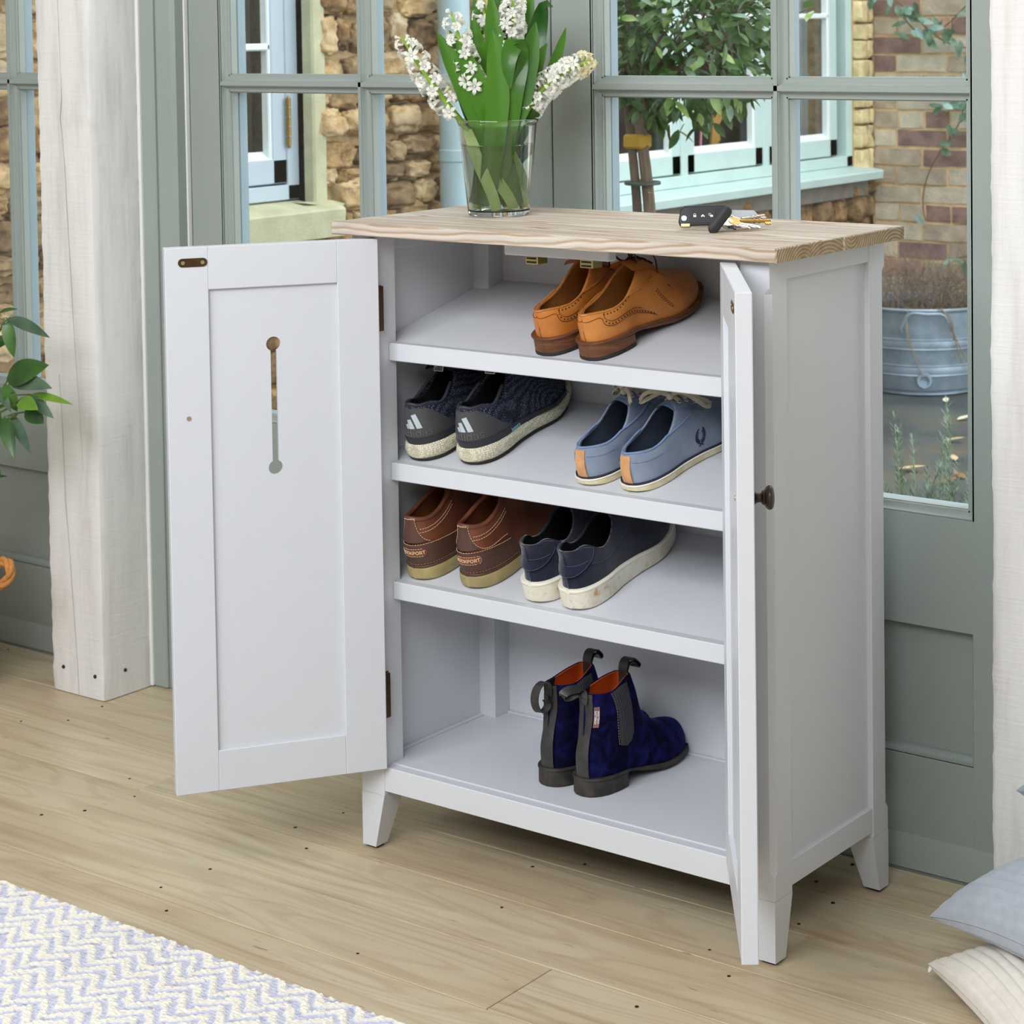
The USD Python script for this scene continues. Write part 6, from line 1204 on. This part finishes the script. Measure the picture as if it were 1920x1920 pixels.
# ================================================================ woven rug, front left
rug_mat = material('chevron_rug_yarn', {'a': ('attribute', {'attribute': 'displayColor'}), 'g': ('geometry', {}), 'n': ('noise_texture', {'scale': 420.0, 'detail': 3.0}), 'b': ('bump', {'strength': .5, 'distance': .002}), 'p': ('principled_bsdf', {'roughness': .95, 'specular_ior_level': .1, 'sheen_weight': .1})}, [('a.color', 'p.base_color'), ('g.position', 'n.vector'), ('n.fac', 'b.height'), ('b.normal', 'p.normal')])
def make_rug():
    x0, x1, y1, y0 = -1.72, .55, -.4460, -1.75
    st = .0030; xs, ys = np.arange(x0, x1, st), np.arange(y0, y1 + .0001, st); X, Y = np.meshgrid(xs, ys, indexing='ij')
    # knotted rows run across; the colours climb and fall in a chevron
    ph = (X + .004 * (meshkit.noise(np.stack([X * 40, Y * 40, X * 0], -1), 2) - .5)) / .074; tri = np.abs((ph % 1.0) * 2 - 1); v = (Y / .030 + tri * 1.20 + .30 * (meshkit.noise(np.stack([X * 90, Y * 90, X * 0 + 3], -1), 5) - .5)) % 1.0
    white = (v < .50).astype(float); kn = meshkit.noise(np.stack([X * 170, Y * 210, X * 0], -1), 8); kn2 = meshkit.noise(np.stack([X * 330, Y * 330, X * 0 + 1], -1), 11)
    Z = .0075 + .0030 * white * (.5 + .8 * kn) + .0018 * kn2 + .0012 * np.sin(Y / .0052 * np.pi) ** 2
    edge = np.minimum.reduce([X - x0, x1 - X, Y - y0, y1 - Y]); Z *= np.clip(edge / .006, 0, 1) ** .5; Z += .0006
    Yj = Y + np.where(edge < .004, (meshkit.noise(np.stack([X * 120, Y * 0, Y * 0], -1), 4) - .5) * .006, 0)
    A, B_ = np.array(lin((236, 232, 218))), np.array(lin((200, 202, 220))); C_ = np.array(lin((150, 152, 172))); col = B_[None, None] * (1 - white[..., None]) + A * white[..., None]; dk = (kn < .2) & (white < .5); col[dk] = col[dk] * .4 + C_ * .6
    col *= (.93 + .12 * kn2)[..., None]; n, m = X.shape
    V = np.stack([X, Yj, Z], -1).reshape(-1, 3); i, j = np.meshgrid(np.arange(n - 1), np.arange(m - 1), indexing='ij'); a = (i * m + j).ravel(); F = np.vstack([np.stack([a, a + m, a + m + 1], 1), np.stack([a, a + m + 1, a + 1], 1)])
    bx = cb(x0 + .001, y0 + .001, .0003, x1 - .001, y1 - .001, .004, .0005); nv = len(V)
    o = put(numbered(W + 'rug'), (np.vstack([V, bx.vertices]), np.vstack([F, bx.faces + nv])), rug_mat, smooth=False)
    from pxr import Vt
    pv = UsdGeom.PrimvarsAPI(o).CreatePrimvar('displayColor', Sdf.ValueTypeNames.Color3fArray, 'vertex'); pv.Set(Vt.Vec3fArray.FromNumpy(np.vstack([col.reshape(-1, 3), np.repeat(B_[None], len(bx.vertices), 0)]).astype(np.float32)))
    data(o, label='cream and lavender chevron woven rug on the floorboards', category='rug')
make_rug()

# ================================================================ corduroy cushions by the right post
cord_grey = paint('grey_corduroy', (164, 172, 182), rough=.9, var=.05, scale=60, bump=.5, bscale=700, sheen=.25, bdist=.0008); cord_cream = paint('cream_corduroy', (222, 216, 206), rough=.9, var=.04, scale=60, bump=.5, bscale=700, sheen=.25, bdist=.0008); knit_grey = paint('grey_cable_knit', (150, 162, 174), rough=.95, var=.1, scale=160, bump=.9, bscale=420, bdist=.002); zip_w = paint('white_zip_pull', (232, 230, 226), rough=.5)
def cushion(name, label, centre, rz, size, thick, ribs, mat, tilt=(0, 0), rib_axis=0, seed=1, amp=.0042, droop=0.0):
    n = 280; g = np.linspace(-1, 1, n); U, Vv = np.meshgrid(g, g, indexing='ij'); e = (1 - np.abs(U) ** 2.6) * (1 - np.abs(Vv) ** 2.6); e = np.clip(e, 0, 1) ** .42
    pin = 1 - .055 * (1 - U ** 2) * np.abs(Vv) ** 3 * 0; sx = size[0] / 2 * (1 - .05 * (1 - Vv ** 2) * 0 - .035 * (1 - np.abs(Vv)) * np.abs(U)); X = U * size[0] / 2 * (1 - .07 * (1 - Vv ** 2) * np.abs(U) ** 2); Y = Vv * size[1] / 2 * (1 - .07 * (1 - U ** 2) * np.abs(Vv) ** 2)
    r = (U if rib_axis == 0 else Vv); wv = np.abs(np.cos(r * ribs * np.pi / 2)) ** .75; wob = meshkit.fbm(np.stack([U * 2.2, Vv * 2.2, U * 0 + seed], -1), 3, seed) - .5
    Zt = thick / 2 * e * (1 + .35 * wob) + amp * (wv - .6) * np.clip(e * 3, .25, 1); Zb = -thick / 2 * e * (1 + .2 * wob) - amp * (wv - .6) * np.clip(e * 3, 0, 1)
    sag = droop * (np.maximum(np.abs(U), np.abs(Vv)) ** 2.5 + (U * Vv) ** 2) * .7; Zt = Zt - sag; Zb = Zb - sag
    a, b = tilt
    Ra = np.array([[1, 0, 0], [0, math.cos(a), -math.sin(a)], [0, math.sin(a), math.cos(a)]]); Rb = np.array([[math.cos(b), 0, math.sin(b)], [0, 1, 0], [-math.sin(b), 0, math.cos(b)]]); Rz = np.array([[math.cos(rz), -math.sin(rz), 0], [math.sin(rz), math.cos(rz), 0], [0, 0, 1]]); M = Rz @ Ra @ Rb
    top = np.stack([X, Y, Zt], -1).reshape(-1, 3) @ M.T; bot = np.stack([X, Y, Zb], -1).reshape(-1, 3) @ M.T; k = n * n
    i, j = np.meshgrid(np.arange(n - 1), np.arange(n - 1), indexing='ij'); q = (i * n + j).ravel(); F = np.vstack([np.stack([q, q + n, q + n + 1], 1), np.stack([q, q + n + 1, q + 1], 1)]); V = np.vstack([top, bot]) + np.asarray(centre)
    V[:, 2] = np.maximum(V[:, 2], .0012)
    t = Thing(name, label, 'cushion', loc=centre)
    t.part('cover', trimesh.Trimesh(V, np.vstack([F, F[:, ::-1] + k]), process=False), mat, smooth=True)
    t.M = M
    return t, M, np.asarray(centre, float)
tc, M, c0 = cushion('corduroy_cushion', 'cream wide-rib corduroy cushion at the bottom of the pile, with a white zip pull', (.475, .069, .047), math.radians(-43), (.40, .36), .085, 22, cord_cream, rib_axis=1, seed=3, droop=.012)
zp = c0 + np.array([-.2, -.165, -.012]) @ M.T
tc.part('zip_pull', tube(spline([zp, zp + (-.004, -.008, -.006), zp + (-.006, -.016, -.014)], 8), [.0012, .002, .0034, .0036, .0036, .0036, .003, .0014], 8), zip_w, smooth=60)
cushion('corduroy_cushion', 'pale grey wide-rib corduroy cushion lying on the cream one', (.467, .166, .143), math.radians(-24), (.42, .36), .110, 24, cord_grey, rib_axis=1, seed=6, droop=.036)
cushion('knitted_cushion', 'grey chunky knit cushion on top of the pile, only its corner showing', (.500, .304, .262), math.radians(-20), (.34, .34), .10, 11, knit_grey, rib_axis=0, seed=9, droop=.004, amp=.005)

# ================================================================ leafy plant in a rope-handled basket at the far left
seagrass = paint('seagrass_weave', (178, 140, 88), rough=.85, var=.25, scale=60, bump=.8, bscale=160, stretch=(1, 1, 6), bdist=.004); rope_look = paint('tan_jute_rope', (196, 132, 70), rough=.9, var=.16, scale=120, bump=.5, bscale=500)
bk_ = Thing('seagrass_basket', 'tan basket whose twisted rope handle shows low at the left edge', 'basket', loc=(-2.15, .1, 0))
prof = [(.001, .001), (.13, .001), (.14, .006)]
for k in range(15): z = .01 + k * .022; r = .143 + .012 * math.sin(k / 14 * 3.1); prof += [(r, z), (r + .006, z + .011), (r, z + .0215)]
prof += [(.150, .345), (.138, .340), (.135, .02), (.001, .018)]
bk_.part('body', lathe(prof, 48, (-2.15, .1, 0)), seagrass, smooth=50)
cen = np.array([-1.853, .1, .285]); a = np.linspace(-2.55, 2.55, 90); ring = cen + np.column_stack([.0285 * np.cos(a), .006 * np.sin(a), .0225 * np.sin(a) + .005 * np.cos(a)])
ring = np.vstack([[(-1.995, .1, .255)], ring, [(-1.995, .1, .312)]]); ring = spline(ring, 120); t_, N_, B_ = frames(ring); tw = np.linspace(0, 26, 120)
bk_.part('rope_handle', cat([tube(ring + .0052 * (np.cos(tw + p)[:, None] * N_ + np.sin(tw + p)[:, None] * B_), .0056, 8) for p in (0, 2.094, 4.189)]), rope_look, smooth=60)
lf_a = leaf_look('houseplant_leaf', (38, 78, 30), (72, 116, 46), trans=.2); lf_b = leaf_look('houseplant_leaf_light', (104, 150, 48), (140, 180, 66), trans=.35); lf_c = leaf_look('houseplant_leaf_grey', (66, 92, 72), (96, 120, 96), trans=.15)
pl_ = Thing('houseplant', 'leafy green houseplant reaching in from the left edge before the post', 'plant', loc=(-2.06, .1, .05))
LEAVES = [((-1.782, .08, .804), (-1.659, .056, .774), .0212, 2), ((-1.816, .1, .798), (-1.794, .092, .727), .0233, 0), ((-1.869, .12, .799), (-1.765, .068, .818), .0106, 0), ((-1.807, .09, .679), (-1.715, .104, .704), .0466, 0), ((-1.821, .11, .671), (-1.688, .08, .667), .0317, 2),
          ((-1.758, .08, .643), (-1.688, .056, .634), .0275, 1), ((-1.757, .1, .65), (-1.687, .092, .613), .0212, 2), ((-1.774, .12, .647), (-1.619, .068, .644), .0148, 1), ((-1.752, .09, .625), (-1.724, .104, .597), .0296, 0), ((-1.82, .11, .604), (-1.743, .08, .544), .019, 2),
          ((-1.807, .08, .606), (-1.758, .056, .539), .0254, 0), ((-1.85, .1, .58), (-1.806, .092, .559), .0212, 1), ((-1.87, .12, .653), (-1.783, .068, .621), .0169, 2), ((-1.815, .09, .669), (-1.803, .104, .613), .0233, 0)]
for A, B, w, k in LEAVES:
    A, B = np.array(A), np.array(B); L = np.linalg.norm(B - A)
    pl_.part('leaf', orient(leaf_mesh(L * 1.04, w * 1.15, .22, .16, 10, .8), A, B - A + np.array([0, 0, .14 * L]), -FW_ * .8 + np.array([0, 0, .6]), .1), (lf_a, lf_b, lf_c)[k], smooth=True)
ps = paint('green_plant_stem', (84, 104, 52), rough=.6); hr2 = np.random.default_rng(8)
for tip, side in (((-1.80, .1, .80), [0, 1, 2]), ((-1.80, .10, .655), [3, 4, 7, 12, 13]), ((-1.79, .1, .61), [9, 10, 11]), ((-1.745, .09, .645), [5, 6, 8])):
    P = spline([(-2.06 + hr2.normal() * .03, .1, .05), (-2.0, .1, tip[2] * .75), tip], 20); st = pl_.part('stem', tube(P, np.linspace(.005, .002, 20), 6), ps)
    pl_.part('leaf_stalk', cat([tube([P[-2], (P[-2] + np.array(LEAVES[i][0])) / 2 + (0, 0, .004), np.array(LEAVES[i][0]) + .001], .0013, 5) for i in side]), ps, parent=st)
ot = [orient(leaf_mesh(hr2.uniform(.08, .12), hr2.uniform(.025, .045), .2, .2), np.array([-2.06, .1, .6]) + hr2.normal(size=3) * np.array([.055, .07, .13]), hr2.normal(size=3), hr2.normal(size=3) + (0, 0, 1.5)) for _ in range(60)]
pl_.part('foliage', cat(ot), lf_a, smooth=False, kind='stuff')

# ================================================================ the rest of the room, behind and beside the camera
wall_paint = paint('white_room_wall', (222, 220, 214), rough=.7, var=.01); ceil_paint = paint('white_ceiling', (232, 231, 228), rough=.8, var=.01)
solo('wall_front', cb(-4.3, -4.15, -.06, 3.7, -4.0, 3.2, 0), wall_paint, kind='structure')
solo('wall_left', cb(-4.35, -4.15, -.06, -4.2, .41, 3.2, 0), wall_paint, kind='structure')
solo('wall_right', cb(3.6, -4.15, -.06, 3.75, .41, 3.2, 0), wall_paint, kind='structure')
wk = Thing('wall_back', kind='structure', loc=(0, .5, 0))
wk.part('plaster', cat(cb(.34, .43, -.06, 3.75, .52, 3.2, 0), cb(-4.35, .41, -.06, -2.80, .52, 3.2, 0), cb(-2.80, .41, 2.30, .34, .52, 3.2, 0), cb(.19, .435, 0, .345, .52, 2.31, 0)), wall_paint)
solo('ceiling', cb(-4.35, -4.15, 3.2, 3.75, .52, 3.3, 0), ceil_paint, kind='structure')
